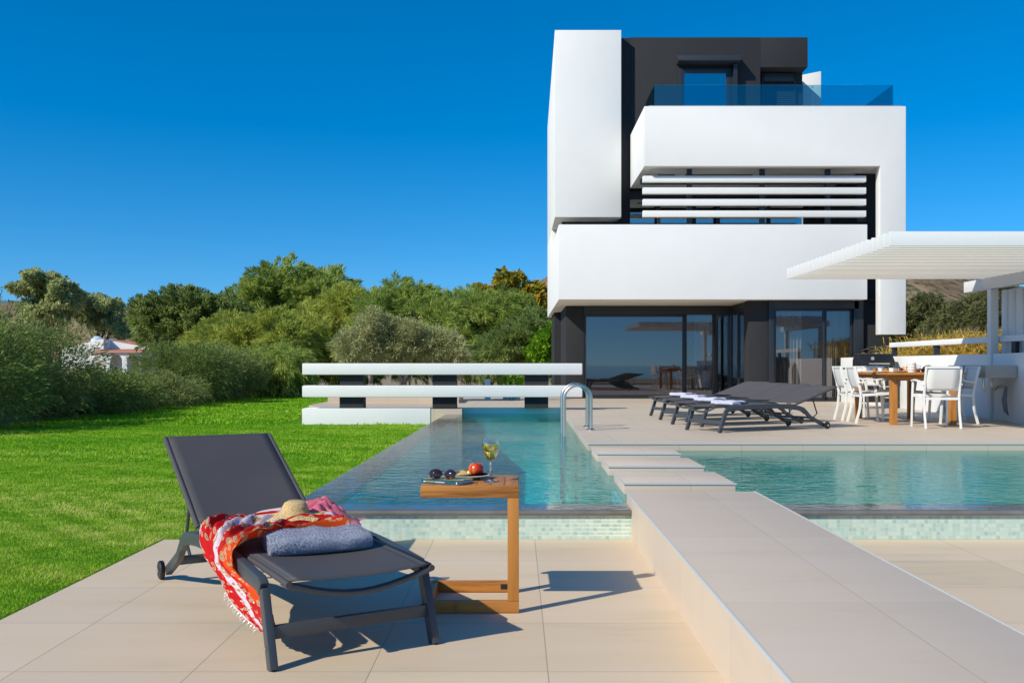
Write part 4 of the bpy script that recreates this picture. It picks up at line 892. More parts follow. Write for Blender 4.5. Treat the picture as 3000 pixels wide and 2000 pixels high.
sL = [(.93, -.20, .365), (1.0, -.02, .38), (1.04, .16, .375), (1.02, .29, .38), (.95, .352, .345), (.76, .372, .28), (.60, .362, .22), (.49, .348, .165), (.37, .33, .120), (.25, .30, .085)]
sR = [(.66, -.24, .355), (.66, -.08, .36), (.60, .08, .365), (.50, .24, .36), (.42, .347, .345), (.37, .345, .285), (.22, .306, .24), (.10, .297, .18), (.06, .29, .13), (.10, .27, .09)]
def cr(pts, v):
    k = v * (len(pts) - 1); i = min(int(k), len(pts) - 2); f = k - i; g_ = lambda j: Vector(pts[max(0, min(len(pts) - 1, j))])
    p0, p1, p2, p3 = g_(i - 1), g_(i), g_(i + 1), g_(i + 2)
    return 0.5 * ((2 * p1) + (p2 - p0) * f + (2 * p0 - 5 * p1 + 4 * p2 - p3) * f * f + (3 * p1 - p0 - 3 * p2 + p3) * f ** 3)
def scarf_fn(u, v):
    a, b_ = cr(sL, v), cr(sR, v); p = a.lerp(b_, u)
    hang = min(1, max(0, (v - .40) / .12)); 
    fold = math.sin(u * 21 + 3.2 * math.sin(v * 5) + v * 7) * 0.5 + math.sin(u * 37 - v * 11) * 0.3 + math.sin(u * 9 + v * 17) * 0.35 + 0.22 * math.sin(u * 61 + 9 * math.sin(v * 13))
    amp = 0.030 * (1 - hang) + 0.022 * hang
    if v > .85: amp *= 0.5
    p.z += (fold + .9) * amp * (1 - hang) ; p.y += (fold * .6 + .35) * amp * hang
    p.z += 0.022 * math.sin(v * 9 + u * 3) ** 2 * (1 - hang)
    p.z = max(p.z, 0.006)
    return LP(p.x, p.y, p.z)
mb = MB().grid(scarf_fn, 70, 110)
o = mb.build('scarf', scarfmat(), solid=0.0015, griduv=(70, 110)); tagobj(o, 'red, orange and white floral scarf draped over the front lounger down to the tiles', 'scarf')
mb = MB(); rg = random.Random(9)
for i in range(16):
    v = .74 + .26 * i / 16; a = Vector(scarf_fn(0, v)); b_ = a + Vector((-.008 + rg.uniform(-.006, .006), -.005, -.014)); mb.tube([a, (a + b_) / 2 + Vector((-.004, 0, 0)), b_], 0.0008, 4)
mb.build('fringe', M['ceramic'], o)
# straw hat
def straw():
    m, t, o = new_mat('woven_straw')
    b = N(t, 'BsdfPrincipled', Roughness=0.75); tc = N(t, 'TexCoord')
    mp = N(t, 'Mapping'); mp.inputs['Scale'].default_value = (80, 52, 1); L(t, tc.outputs['UV'], mp.inputs[0])
    v = N(t, 'TexVoronoi', Scale=1.0); L(t, mp.outputs[0], v.inputs['Vector'])
    r = ramp(t, [(0.1, (0.86, 0.64, 0.31)), (0.45, (0.80, 0.58, 0.27)), (0.70, (0.50, 0.33, 0.14))], v.outputs['Distance']); L(t, r.outputs[0], b.inputs['Base Color'])
    bp = N(t, 'Bump', Strength=1.0, Distance=0.004, invert=True); L(t, v.outputs['Distance'], bp.inputs['Height']); L(t, bp.outputs[0], b.inputs['Normal']); L(t, b.outputs[0], o.inputs[0]); return m
hc = LP(.88, -.02, .425)
prof = [(0.0, .060), (.028, .059), (.046, .050), (.056, .034), (.060, .016), (.068, .006), (.085, .000), (.110, -.004), (.142, -.010), (.147, -.011)]
def hatf(u, v):
    k = v * (len(prof) - 1); i = min(int(k), len(prof) - 2); f = k - i; r_ = prof[i][0] + (prof[i + 1][0] - prof[i][0]) * f; z = prof[i][1] + (prof[i + 1][1] - prof[i][1]) * f
    a = 2 * math.pi * u; q = max(0, (r_ - .060) / .087)
    x = r_ * math.cos(a) * (1 + .06 * q); y = r_ * math.sin(a) * .95
    z += q * 0.018 * math.sin(2 * a + .8) - q * .012; x += .032 * (1 - q)
    return (hc[0] + x, hc[1] + y, hc[2] + z + 0.012 * math.cos(a) * 0)
o = MB().grid(hatf, 56, 36).build('straw_hat', straw(), solid=.003, griduv=(56, 36)); tagobj(o, 'woven straw sun hat lying on the scarf on the front lounger', 'hat')
# pink organza wrap
def pinkmat():
    m, t, o = new_mat('pink_organza'); tc = N(t, 'TexCoord')
    b = N(t, 'BsdfPrincipled', Roughness=0.45); n = N(t, 'TexNoise', Scale=75.0, Detail=2.0); L(t, tc.outputs['Object'], n.inputs['Vector'])
    r = ramp(t, [(0.62, (0.95, 0.26, 0.38)), (0.68, (0.95, 0.60, 0.18))], n.outputs['Fac']); L(t, r.outputs[0], b.inputs['Base Color'])
    tr_ = N(t, 'BsdfTransparent'); tr_.inputs[0].default_value = (1, .55, .65, 1); tl = N(t, 'BsdfTranslucent'); tl.inputs[0].default_value = (.75, .12, .25, 1)
    m1 = N(t, 'MixShader', Fac=.4); L(t, b.outputs[0], m1.inputs[1]); L(t, tl.outputs[0], m1.inputs[2]); m2 = N(t, 'MixShader', Fac=.22); L(t, m1.outputs[0], m2.inputs[1]); L(t, tr_.outputs[0], m2.inputs[2]); L(t, m2.outputs[0], o.inputs[0]); return m
pc = LP(.95, -.225, .345)
def pk(u, v):
    x = (u - .5) * .32; y = (v - .5) * .28; r_ = math.hypot(x / .16, y / .14); hgt = max(0, 1 - r_ ** 2) ** .5 if r_ < 1 else 0
    hgt = hgt * (.080 * (1 - min(1, max(0, x + .01) / .13)) + .035)
    f = math.sin(u * 24 + 4 * math.sin(v * 8)) * .5 + math.sin(v * 27 + 3 * math.sin(u * 11)) * .5
    k = 1 + .12 * math.sin(v * 9 + u * 5)
    return (pc[0] + x * k, pc[1] + y * k, pc[2] + hgt + f * .013 * (0.3 + min(1, hgt * 20)) + .008)
o = MB().grid(pk, 64, 60).build('pink_wrap', pinkmat(), griduv=(64, 60)); tagobj(o, 'crumpled sheer pink wrap with gold specks behind the straw hat', 'wrap')

# ------------------------------------------------------------------ C-shaped side table and its things
t = empty('side_table', 'C-shaped teak side table beside the front lounger', 'table', (-0.21, 4.51, 0))
X0, X1, Y0, Y1, ZT = -0.431, 0.007, 4.297, 4.725, 0.566
MB().box(X0, Y0, ZT - .053, X1, Y0 + .034, ZT).build('apron', M['teakx'], t, bevel=.003)
MB().box(X0, Y1 - .034, ZT - .053, X1, Y1, ZT).build('apron', M['teakx'], t, bevel=.003)
mb = MB()
n_ = 7; pw = (X1 - X0 - .004) / n_
for i in range(n_): mb.box(X0 + .002 + i * pw, Y0 + .035, ZT - .022, X0 + .002 + (i + 1) * pw - .0012, Y1 - .035, ZT - .001)
mb.build('top', M['teaky'], t, bevel=.0015)
for y in (Y0, Y1 - .034):
    MB().box(X1 - .051, y, .055, X1 - .0005, y + .033, ZT - .0535).build('leg', M['teakz'], t, bevel=.003)
    MB().box(X0 + .01, y, 0.003, X1, y + .034, .054).build('foot_rail', M['teakx'], t, bevel=.003)
MB().box(X0 + .01, Y0 + .0345, .003, X0 + .045, Y1 - .0345, .052).build('foot_rail', M['teaky'], t, bevel=.003)
MB().box(X1 - .088, Y1 - .037, .018, X1 - .052, Y1 - .0345, .042).build('bracket', M['black'], t)
# wine glass
m, tt, oo = new_mat('clear_crystal'); gg = N(tt, 'BsdfGlass', IOR=1.45, Roughness=0.0); L(tt, gg.outputs[0], oo.inputs[0]); M['crystal'] = m
m, tt, oo = new_mat('thin_crystal'); tr_ = N(tt, 'BsdfTransparent'); gl_ = N(tt, 'BsdfGlossy', Roughness=0.02); mx = N(tt, 'MixShader'); L(tt, schlick(tt, .10, None, 2.2), mx.inputs[0]); L(tt, tr_.outputs[0], mx.inputs[1]); L(tt, gl_.outputs[0], mx.inputs[2]); L(tt, mx.outputs[0], oo.inputs[0]); M['thin'] = m
gx, gy, gz = -0.124, 4.47, ZT
t = empty('wine_glass', 'stemmed glass of white wine on the side table', 'glass', (gx, gy, gz))
stm = [(0.0, .0), (.036, .001), (.036, .003), (.012, .007), (.0045, .014), (.0038, .05), (.0042, .085), (.008, .0915), (0, .0918)]
MB().lathe([(r_, z + gz) for r_, z in stm], (gx, gy, 0), 32).build('stem', M['crystal'], t, angle=80)
out = [(0, .092), (.008, .0922), (.020, .104), (.033, .125), (.0395, .148), (.0400, .165), (.0375, .190), (.0355, .202)]
inn = [(.0345, .202), (.0365, .190), (.0388, .165), (.0382, .148), (.0318, .125), (.019, .106), (.006, .096), (0.0, .095)]
MB().lathe([(r_, z + gz) for r_, z in out + inn], (gx, gy, 0), 40).build('bowl', M['thin'], t, angle=80)
m, tt, oo = new_mat('white_wine'); gg = N(tt, 'BsdfGlass', IOR=1.33, Roughness=0.0); gg.inputs[0].default_value = (1.0, 0.86, 0.25, 1); L(tt, gg.outputs[0], oo.inputs[0]); M['wine'] = m
win = [(0.0, .0962), (.006, .0972), (.0185, .107), (.0312, .126), (.0374, .148), (.0378, .165), (.0368, .178), (0.0, .178)]
MB().lathe([(r_, z + gz) for r_, z in win], (gx, gy, 0), 40).build('wine', M['wine'], t, angle=50)
# plate, apple, slices, pastry
px_, py_ = -0.235, 4.585
t = empty('plate', 'blue plate with a pale rim on the side table', 'plate', (px_, py_, ZT))
MB().lathe([(0.0, ZT + .001), (.055, ZT + .001), (.062, ZT + .006), (.100, ZT + .017), (.103, ZT + .019), (.100, ZT + .0205)], (px_, py_, 0), 48).build('rim', M['ceramic'], t, angle=60)
MB().lathe([(0.0, ZT + .009), (.060, ZT + .009), (.097, ZT + .0195), (.098, ZT + .0205)], (px_, py_, 0), 48).build('well', simple('blue_glaze', (0.10, 0.26, 0.70), 0.12), t, angle=60)
t = empty('apple', 'red apple with a long stalk on the blue plate', 'apple', (-0.196, 4.578, ZT + .01))
def applef(u, v):
    a = 2 * math.pi * u; q = math.pi * v; r_ = .0365 * (math.sin(q) ** .85) * (1 + .05 * math.cos(q)) ; z = .036 - .032 * math.cos(q) ; z -= .011 * math.exp(-((math.pi - q) / .32) ** 2); z += .005 * math.exp(-(q / .3) ** 2)
    return (-0.196 + r_ * math.cos(a) * (1 + .02 * math.cos(5 * a) * (1 - v)), 4.578 + r_ * math.sin(a), ZT + .01 + z)
m, tt, oo = new_mat('apple_skin'); b = N(tt, 'BsdfPrincipled', Roughness=.18); tc = N(tt, 'TexCoord'); n = N(tt, 'TexNoise', Scale=22.0, Detail=5.0)
mp = N(tt, 'Mapping'); mp.inputs['Scale'].default_value = (1.3, 1.3, .35); L(tt, tc.outputs['Object'], mp.inputs[0]); L(tt, mp.outputs[0], n.inputs['Vector'])
r = ramp(tt, [(.32, (.72, .30, .05)), (.48, (.62, .055, .012)), (.7, (.45, .016, .008))], n.outputs['Fac']); L(tt, r.outputs[0], b.inputs['Base Color']); L(tt, b.outputs[0], oo.inputs[0])
MB().grid(applef, 36, 24).build('flesh', m, t, angle=80)
MB().tube([(-.196, 4.578, ZT + .066), (-.203, 4.578, ZT + .080), (-.217, 4.576, ZT + .091)], [.0013, .0012, .0018], 6).build('stalk', M['bark'], t)
m_sl = simple('apple_flesh', (0.72, 0.55, 0.24), 0.45, var=.1, vs=60); m_sk = simple('slice_skin', (0.62, 0.42, 0.05), 0.3, var=.2, vs=40)
for i, (x, y, a, ti, lb) in enumerate([(-.262, 4.55, 25, 55, 'cut apple slice lying nearest the sunglasses on the plate'), (-.247, 4.575, 60, 70, 'cut apple slice leaning in the middle of the plate'), (-.233, 4.60, 100, 40, 'cut apple slice next to the red apple')]):
    t = empty('apple_slice', lb, 'apple slice', (x, y, ZT + .012), group='apple slices on the blue plate')
    mm = Matrix.Translation((x, y, ZT + .024)) @ Matrix.Rotation(R(a), 4, 'Z') @ Matrix.Rotation(R(ti), 4, 'X')
    q = np.linspace(0, math.pi, 14); mb = MB(); mb.tm = mm
    mb.prism([(.03 * math.cos(k), .026 * math.sin(k) - .008) for k in q], 'Z', -.006, .006); mb.build('flesh', m_sl, t, bevel=.002)
    mb = MB(); mb.tm = mm; mb.sweep([(.0305 * math.cos(k), .0265 * math.sin(k) - .008, 0) for k in q], .0125, .0016, (0, 0, 1)); mb.build('skin', m_sk, t)
# book
bc = Vector((-0.262, 4.312)); bs = Vector((-.175, .097)).normalized(); bd = Vector((-bs.y, bs.x)) * -1
if bd.y < 0: bd = -bd
t = empty('book', 'paperback book with a dark teal spine lying on the side table corner', 'book', (bc.x, bc.y, ZT), math.atan2(bs.y, bs.x))
# local x along the spine, local y (negative) into the block
s_ = -1 if (Vector((-bs.y, bs.x)) - bd).length > .1 else 1
bl, bw_, bt = .20, .125, .019
MB().box(.002, s_ * .003, .0015, bl - .002, s_ * (bw_ - .002), bt - .0015).build('pages', simple('paper', (.62, .60, .55), .9, bump=.5, bs=900, stretch=(1, 1, 60)), t, local=True)
m, tt, oo = new_mat('book_cover'); b = N(tt, 'BsdfPrincipled', Roughness=.3); tc = N(tt, 'TexCoord'); n = N(tt, 'TexNoise', Scale=16.0, Detail=1.0); L(tt, tc.outputs['Object'], n.inputs['Vector'])
r = ramp(tt, [(.0, (.012, .05, .10)), (.50, (.012, .05, .10)), (.56, (.10, .40, .06)), (.62, (.50, .42, .02)), (.68, (.45, .03, .03))], n.outputs['Fac'], 'CONSTANT'); L(tt, r.outputs[0], b.inputs['Base Color']); L(tt, b.outputs[0], oo.inputs[0])
MB().box(0, 0, bt - .0015, bl, s_ * bw_, bt).build('cover', m, t, local=True); MB().box(0, 0, 0, bl, s_ * bw_, .0015).build('cover', M['black'], t, local=True)
sp = MB().box(0, -s_ * .0012, 0, bl, s_ * .0015, bt).build('spine', simple('spine_teal', (.02, .085, .12), .3), t, local=True)
mb = MB(); rg = random.Random(4); x = .075
while x < .125: w0 = rg.uniform(.002, .0035); mb.box(x, -s_ * .0018, .0075, x + w0, -s_ * .0011, .0115); x += w0 + .0012
mb.box(.176, -s_ * .0018, .007, .19, -s_ * .0011, .011); mb.box(.008, -s_ * .0018, .005, .013, -s_ * .0011, .014)
mb.build('lettering', M['ceramic'], sp, local=True)
mb = MB(); x = .130
while x < .170: w0 = rg.uniform(.002, .004); mb.box(x, -s_ * .0018, .0075, x + w0, -s_ * .0011, .0122); x += w0 + .0012
mb.build('lettering', simple('spine_yellow', (.45, .40, .10), .5), sp, local=True)
# sunglasses
def lens(cx, cyy, cz, rz, lab=None):
    mb = MB(); mb.tm = Matrix.Translation((cx, cyy, cz)) @ Matrix.Rotation(R(rz), 4, 'Z') @ Matrix.Rotation(R(-16), 4, 'X')
    def f(u, v):
        a = 2 * math.pi * u; r_ = v; x = .029 * r_ * math.cos(a) ; z = .0225 * r_ * math.sin(a) * (1.08 if math.sin(a) < 0 else .92); return (x, .010 * r_ * r_, z)
    return mb.grid(f, 32, 8)
t = empty('sunglasses', 'dark round sunglasses standing on the book', 'sunglasses', (-.345, 4.40, ZT + bt), R(-18))
m_l = simple('dark_lens', (.022, .012, .014), .06, coat=.6); m_br = simple('burgundy_frame', (.085, .008, .02), .15)
zz = ZT + bt + .025
sv = t.location.copy(); rz = t.rotation_euler.z; t.location = (0, 0, 0)
for cx in (-.031, .036):
    ln_ = MB(); l_ = lens(cx, 0, .025, 10 if cx < 0 else -14).build('lens', m_l, t, local=True, solid=.0012, griduv=(32, 8))
    tm = Matrix.Translation((cx, 0, .025)) @ Matrix.Rotation(R(10 if cx < 0 else -14), 4, 'Z') @ Matrix.Rotation(R(-16), 4, 'X')
    mb = MB(); mb.tm = tm; mb.tube([(.029 * math.cos(a), .010, .0225 * math.sin(a) * (1.08 if math.sin(a) < 0 else .92)) for a in np.linspace(0, 2 * math.pi, 30)], .0017, 6, caps=False); mb.build('rim', m_br, l_, local=True)
MB().tube([(-.006, .005, .034), (.002, .002, .037), (.011, .005, .034)], .0016, 6).build('bridge', m_br, t, local=True)
MB().tube([(-.060, .012, .032), (-.064, .06, .03), (-.030, .085, .012), (.0, .088, .003)], .002, 6).build('temple', m_br, t, local=True)
MB().tube([(.064, .014, .032), (.066, .06, .03), (.035, .085, .014), (.005, .092, .003)], .002, 6).build('temple', m_br, t, local=True)
t.location = sv

# ------------------------------------------------------------------ pergola, terrace wall, counter, screen
P_ = M['pergola']
t = empty('pergola', 'white pergola of parallel slats over the outdoor kitchen', 'pergola', (7.4, 13.4, T1))
for i in range(24):
    y = 11.1 + i * (4.2 / 23); MB().box(4.27, y - .0235, 2.471, 9.6, y + .0235, 2.638).build('slat', P_, t, bevel=.003)  # slats shaped thicker and closer set so they shade the wall fully
MB().box(7.34, 10.7, 2.296, 7.47, 15.9, 2.47).build('beam', P_, t, bevel=.004); MB().box(9.4, 10.7, 2.296, 9.53, 15.9, 2.47).build('beam', P_, t, bevel=.004)
for x, y in ((7.345, 15.0), (7.345, 11.2), (9.41, 15.0), (9.41, 11.2)): MB().box(x, y, T1, x + .12, y + .12, 2.295).build('post', P_, t, bevel=.004)
t = empty('terrace_wall', 'low white wall with a white top rail along the right side of the terrace', 'wall', (7.6, 18, T1))
MB().prism([(7.49, 22.4), (7.49, 15.7), (7.16, 13.67), (6.9, 12.2), (7.05, 12.2), (7.31, 13.67), (7.64, 15.7), (7.64, 22.4)], 'Z', T1, 1.285).build('wall', W, t, bevel=.006)
MB().box(7.48, 10.5, 1.467, 7.60, 19.45, 1.56).build('rail', W, t, bevel=.006)
for y in (19.3, 17.35, 14.6): MB().box(7.52, y, 1.286, 7.585, y + .12, 1.466).build('rail_post', F, t)
t = empty('privacy_screen', 'tall white screen of vertical slats at the right picture edge', 'screen', (7.75, 13.7, T1))
for i in range(14):
    y = 12.2 + i * .225; MB().box(7.66, y, T1 + .001, 7.70, y + .17, 2.29).build('slat', P_, t, bevel=.002)
MB().box(7.702, 12.1, 2.2, 7.74, 15.35, 2.28).build('rail', P_, t); MB().box(7.702, 12.1, .4, 7.74, 15.35, .48).build('rail', P_, t)
t = empty('outdoor_sink', 'thick pale grey sink slab mounted on the terrace wall', 'sink', (7.1, 14.0, 1.0))
MB().box(6.73, 13.9, .925, 7.19, 15.1, 1.105).build('basin', M['concrete'], t, bevel=.006)
MB().box(6.80, 13.98, 1.1055, 7.12, 14.9, 1.108).build('bowl', M['steel'], t)
pp = MB(); pp.tube([(7.02, 14.3, .925), (7.02, 14.3, .80), (7.06, 14.3, .74), (7.10, 14.3, .78), (7.2, 14.3, .80)], .022, 10); pp.tube([(6.95, 14.4, .925), (6.93, 14.4, .78), (6.98, 14.4, .72)], .018, 8); pp.build('drain_pipe', M['steel'], t)
pp = MB(); pp.tube([(7.13, 14.1, .80), (7.10, 14.1, .60), (7.12, 14.1, .45), (7.16, 14.1, .38)], [.02, .034, .03, .008], 10); pp.build('hose', simple('grey_hose', (.16, .17, .19), .6), t)
pp = MB(); pp.tube([(7.19, 14.6, .75), (7.19, 14.55, T1 + .01)], .01, 8); pp.build('supply_pipe', P_, t)

# ------------------------------------------------------------------ barbecue
bx, by = 7.0, 19.0
t = empty('barbecue', 'black gas barbecue with a domed lid by the dark villa corner', 'barbecue', (bx, by, T1))
MB().prism([(by - .26, T1 + .78), (by - .24, T1 + .92), (by - .10, T1 + 1.06), (by + .12, T1 + 1.07), (by + .25, T1 + .95), (by + .26, T1 + .78)], 'X', bx - .33, bx + .33).build('lid', M['black'], t, bevel=.015)
MB().box(bx - .3, by - .25, T1 + .62, bx + .3, by + .25, T1 + .779).build('firebox', M['black'], t, bevel=.01)
MB().bar((bx - .2, by - .30, T1 + .87), (bx + .2, by - .30, T1 + .87), .02, .02).build('handle', M['steel'], t)
MB().lathe([(.0, by - .215), (.035, by - .218)], (bx - .1, 0, T1 + .97), 16, 'Y').build('gauge', M['steel'], t)
MB().box(bx - .30, by - .22, T1 + .12, bx + .30, by + .22, T1 + .619).build('cabinet', M['black'], t, bevel=.006)
MB().box(bx - .62, by - .2, T1 + .76, bx - .34, by + .2, T1 + .79).build('side_shelf', M['frame'], t)
for x in (bx - .26, bx + .26):
    for y in (by - .2, by + .2): MB().lathe([(.02, x - .015), (.055, x - .015), (.055, x + .015), (.02, x + .015)], (0, y, T1 + .056), 16, 'X').build('wheel', M['black'], t)
mb = MB()
for k in range(4): mb.box(bx + .08, by - .223, T1 + .2 + .07 * k, bx + .24, by - .2205, T1 + .225 + .07 * k)
mb.build('vent', M['concrete'], t)

# ------------------------------------------------------------------ dining table
ta = R(-3.8)
cx, cyy = 5.748, 14.43
t = empty('dining_table', 'teak dining table laid for breakfast on the terrace', 'table', (cx, cyy, T1), ta)
n_ = 9; mb = MB(); tw, tl_ = 1.06, 2.06
for i in range(n_):
    x0 = -tw / 2 + .1 + (tw - .2) * i / n_; mb.box(x0, -tl_ / 2 + .1, .705, x0 + (tw - .2) / n_ - .004, tl_ / 2 - .1, .734)
mb.build('tabletop', M['teaky'], t, local=True, bevel=.002)
mb = MB(); mb.box(-tw / 2, -tl_ / 2, .703, tw / 2, -tl_ / 2 + .099, .735); mb.box(-tw / 2, tl_ / 2 - .099, .703, tw / 2, tl_ / 2, .735)
mb.box(-tw / 2, -tl_ / 2 + .1, .703, -tw / 2 + .099, tl_ / 2 - .1, .735); mb.box(tw / 2 - .099, -tl_ / 2 + .1, .703, tw / 2, tl_ / 2 - .1, .735); mb.build('border', M['teakx'], t, local=True, bevel=.002)
lx, ly = .405, .86
mb = MB(); mb.box(-lx + .045, -ly - .02, .62, lx - .045, -ly + .02, .70); mb.box(-lx + .045, ly - .02, .62, lx - .045, ly + .02, .70); mb.box(-lx - .02, -ly + .045, .62, -lx + .02, ly - .045, .70); mb.box(lx - .02, -ly + .045, .62, lx + .02, ly - .045, .70); mb.build('apron', M['teakx'], t, local=True)
for a in (-1, 1):
    for b_ in (-1, 1): MB().box(a * lx - .045, b_ * ly - .045, 0.001, a * lx + .045, b_ * ly + .045, .7025).build('leg', M['teakz'], t, local=True, bevel=.003)
def make_chair(label):
    t = empty('garden_chair', label, 'chair', group='white armchairs round the dining table'); Wm = M['whitemetal']; hw = .225
    for s in (-1, 1):
        y = s * hw
        MB().sweep([(-.27, y, 0), (-.215, y, .22), (-.20, y, .42), (-.235, y, .60), (-.29, y, .815)], .022, .036, (0, 1, 0)).build('leg', Wm, t, bevel=.003, local=True)
        MB().sweep([(.255, y * 1.04, 0), (.225, y * 1.04, .44), (.20, y * 1.04, .615)], .022, .034, (0, 1, 0)).build('leg', Wm, t, bevel=.003, local=True)
        MB().sweep([(-.245, y * 1.06, .585), (-.15, y * 1.06, .60), (-.05, y * 1.06, .625), (.10, y * 1.06, .64), (.22, y * 1.06, .628)], .038, .02, (0, 1, 0)).build('armrest', Wm, t, bevel=.003, local=True)
        MB().bar((-.20, y, .405), (.225, y, .43), .022, .036).build('seat_rail', Wm, t, bevel=.002, local=True)
    MB().bar((.225, -hw, .42), (.225, hw, .42), .025, .03).build('seat_rail', Wm, t, local=True); MB().bar((-.205, -hw, .395), (-.205, hw, .395), .025, .03).build('seat_rail', Wm, t, local=True)
    MB().bar((-.29, -hw, .81), (-.29, hw, .81), .022, .028).build('top_rail', Wm, t, local=True)
    MB().grid(lambda u, v: (-.20 + .42 * u, (v - .5) * .43, .425 + .025 * u - .018 * math.sin(math.pi * u)), 10, 4).build('seat', M['whitesling'], t, local=True, solid=.003)
    MB().grid(lambda u, v: (-.213 - .075 * u - .012 * math.sin(math.pi * u) * 1, (v - .5) * .43, .50 + .305 * u), 8, 4).build('backrest', M['whitesling'], t, local=True, solid=.003)
    return t
cl = [((5.165, 14.14), 0, 'white armchair on the left of the table, the nearer of two'), ((5.165, 14.74), 0, 'white armchair on the left of the table, the farther of two'),
      ((5.61, 12.96), 90, 'white armchair at the near head of the table with its back to the pool'), ((6.30, 14.0), 180, 'white armchair on the wall side of the table, nearer one'),
      ((6.34, 14.68), 180, 'white armchair on the wall side of the table, farther one'), ((5.85, 15.85), -90, 'white armchair at the far head of the table')]
c0 = make_chair(cl[0][2])
for i, ((x, y), a, lb) in enumerate(cl):
    c = c0 if i == 0 else copy_tree(c0)
    c.location = (x, y, T1); c.rotation_euler.z = R(a) + (ta if i < 3 else ta); c['label'] = lb
TT = T1 + .736
def tx(px, Y): return (px - VX) * Y / FPX
def put(name, label, cat, px, Y, group=None):
    x = tx(px, Y); return empty(name, label, cat, (x, Y, TT), group=group), x
def cup(px, Y, label):
    t, x = put('cup', label, 'cup', px, Y, 'white cups on the dining table')
    MB().lathe([(0, TT), (.022, TT), (.038, TT + .03), (.042, TT + .062), (.039, TT + .062), (.034, TT + .03), (0, TT + .01)], (x, Y, 0), 20).build('bowl', M['ceramic'], t, angle=60)
    MB().tube([(x + .038, Y, TT + .05), (x + .06, Y, TT + .048), (x + .062, Y, TT + .025), (x + .036, Y, TT + .02)], .005, 6).build('handle', M['ceramic'], t)
    MB().lathe([(0, TT - .0005), (.04, TT - .0005), (.065, TT + .008), (.06, TT + .009), (0, TT + .003)], (x, Y, 0), 24).build('saucer', M['ceramic'], t)
cup(2535, 14.9, 'white cup at the far left corner of the laid table'); cup(2580, 14.8, 'white cup between the two left juice glasses'); cup(2613, 13.72, 'white cup nearest the pool on the table edge'); cup(2763, 13.9, 'white cup alone at the right end of the table')
def juice(px, Y, label, f=.055):
    t, x = put('juice_glass', label, 'glass', px, Y, 'glasses of orange juice')
    MB().lathe([(0, TT), (.029, TT), (.036, TT + .105), (.0345, TT + .105), (.028, TT + .006), (0, TT + .006)], (x, Y, 0), 20).build('tumbler', M['glass_thin'], t, angle=60)
    MB().lathe([(0, TT + .0065), (.0275, TT + .0065), (.0305, TT + f), (0, TT + f)], (x, Y, 0), 20).build('juice', M['juice'], t)
for px, Y, lb in ((2563, 14.2, 'leftmost glass of orange juice on the table'), (2597, 14.3, 'glass of orange juice second from the left'), (2625, 14.5, 'glass of orange juice just left of the fruit'),
                  (2690, 14.1, 'glass of orange juice right of the patterned jug'), (2719, 13.9, 'glass of orange juice in front of the bread basket')): juice(px, Y, lb)
t, x = put('jug', 'white patterned ceramic jug in the middle of the table', 'jug', 2671, 13.95)
MB().lathe([(0, TT), (.052, TT), (.058, TT + .02), (.062, TT + .09), (.055, TT + .125), (.05, TT + .14), (.047, TT + .14), (.05, TT + .1), (0, TT + .02)], (x, 13.95, 0), 28).build('body', M['ceramic'], t, angle=60)
mb = MB()
for k in range(18):
    a = 2 * math.pi * k / 18
    for z in (.03, .07, .11): mb.lathe([(0, -.0008), (.006, .0008)], (0, 0, 0), 6, 'X') if False else mb.box(x + .0605 * math.cos(a) - .004, 13.95 + .0605 * math.sin(a) - .004, TT + z, x + .0605 * math.cos(a) + .004, 13.95 + .0605 * math.sin(a) + .004, TT + z + .012)
mb.build('pattern', simple('jug_pattern', (.35, .28, .20), .5), t); MB().tube([(x - .05, 13.95, TT + .12), (x - .095, 13.95, TT + .11), (x - .09, 13.95, TT + .04), (x - .057, 13.95, TT + .035)], .008, 8).build('handle', M['ceramic'], t)
t, x = put('bread_basket', 'brown wicker basket of bread rolls on the right of the table', 'basket', 2722, 14.4)
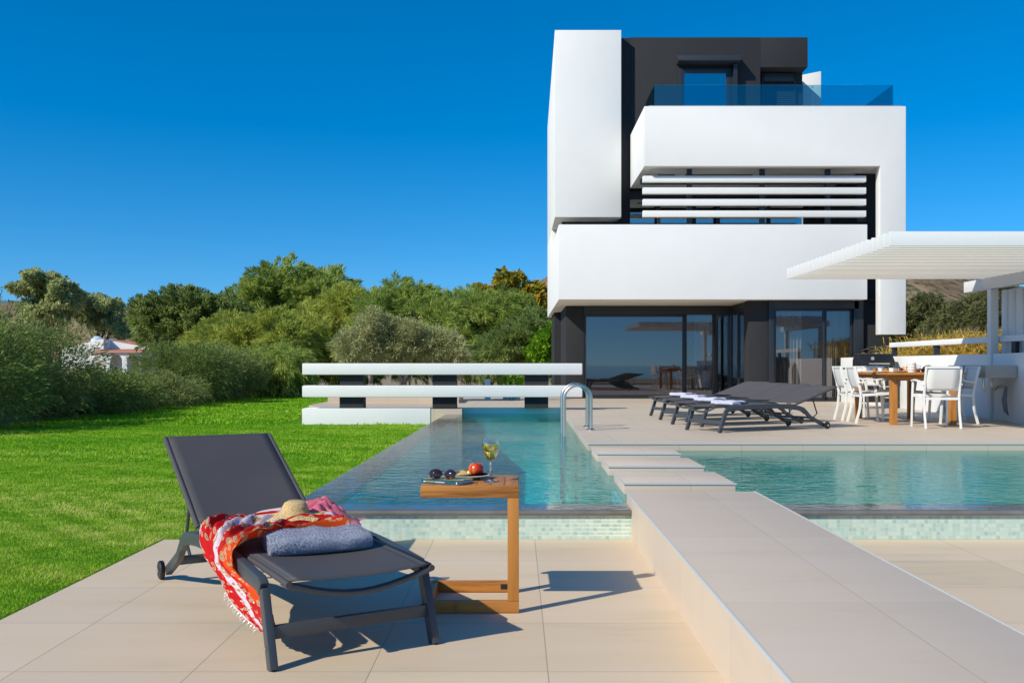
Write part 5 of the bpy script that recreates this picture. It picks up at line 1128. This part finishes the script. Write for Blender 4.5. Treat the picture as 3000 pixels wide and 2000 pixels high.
MB().lathe([(0, TT), (.10, TT), (.13, TT + .05), (.125, TT + .05), (.095, TT + .008), (0, TT + .008)], (x, 14.4, 0), 28).build('wicker', simple('wicker', (.22, .09, .03), .8, bump=1, bs=80), t)
def roll(name, label, cat, x, y, z, r_, mat, grp, fl=.75):
    o = MB().lathe([(r_ * math.sin(q), z + r_ * fl * (1 - math.cos(q))) for q in np.linspace(.001, math.pi - .001, 12)], (x, y, 0), 18).build(name, mat, angle=80); tagobj(o, label, cat, grp)
for k, (dx, dy, dz, lb) in enumerate([(-.06, -.02, .02, 'round bread roll on the left of the basket'), (.0, .03, .035, 'round bread roll on top of the heap in the basket'), (.065, -.02, .02, 'round bread roll on the right of the basket'), (.0, -.06, .02, 'round bread roll at the front of the basket')]):
    roll('bread_roll', lb, 'bread', x + dx, 14.4 + dy, TT + dz, .046, M['bread'], 'bread rolls in the basket')
t, x = put('fruit_plate', 'white plate of fruit and pastries left of the patterned jug', 'plate', 2648, 14.3)
MB().lathe([(0, TT), (.08, TT), (.125, TT + .014), (.12, TT + .016), (0, TT + .008)], (x, 14.3, 0), 28).build('dish', M['ceramic'], t)
og = simple('orange_peel', (.72, .26, .02), .45); pl = simple('plum', (.06, .02, .03), .3)
roll('orange', 'bright orange fruit on the fruit plate', 'orange', x + .01, 14.28, TT + .012, .038, og, None, 1); roll('plum', 'dark plum beside the orange on the fruit plate', 'plum', x - .055, 14.27, TT + .012, .028, pl, None, 1)
roll('pastry', 'golden pastry at the back of the fruit plate', 'pastry', x - .03, 14.36, TT + .012, .04, M['bread'], None, .6)
for px, Y, lb in ((2545, 14.05, 'white plate with a folded napkin at the left end of the table'), (2596, 13.8, 'white plate with toast near the table corner'), (2745, 14.15, 'white plate at the right side of the table')):
    t, x = put('plate', lb, 'plate', px, Y); MB().lathe([(0, TT), (.07, TT), (.115, TT + .012), (.11, TT + .014), (0, TT + .006)], (x, Y, 0), 28).build('dish', M['ceramic'], t)
    MB().box(x - .05, Y - .035, TT + .008, x + .05, Y + .035, TT + .024).build('napkin' if px != 2596 else 'toast', simple('lilac_napkin', (.55, .50, .62), .9) if px != 2596 else M['bread'], t, bevel=.004)
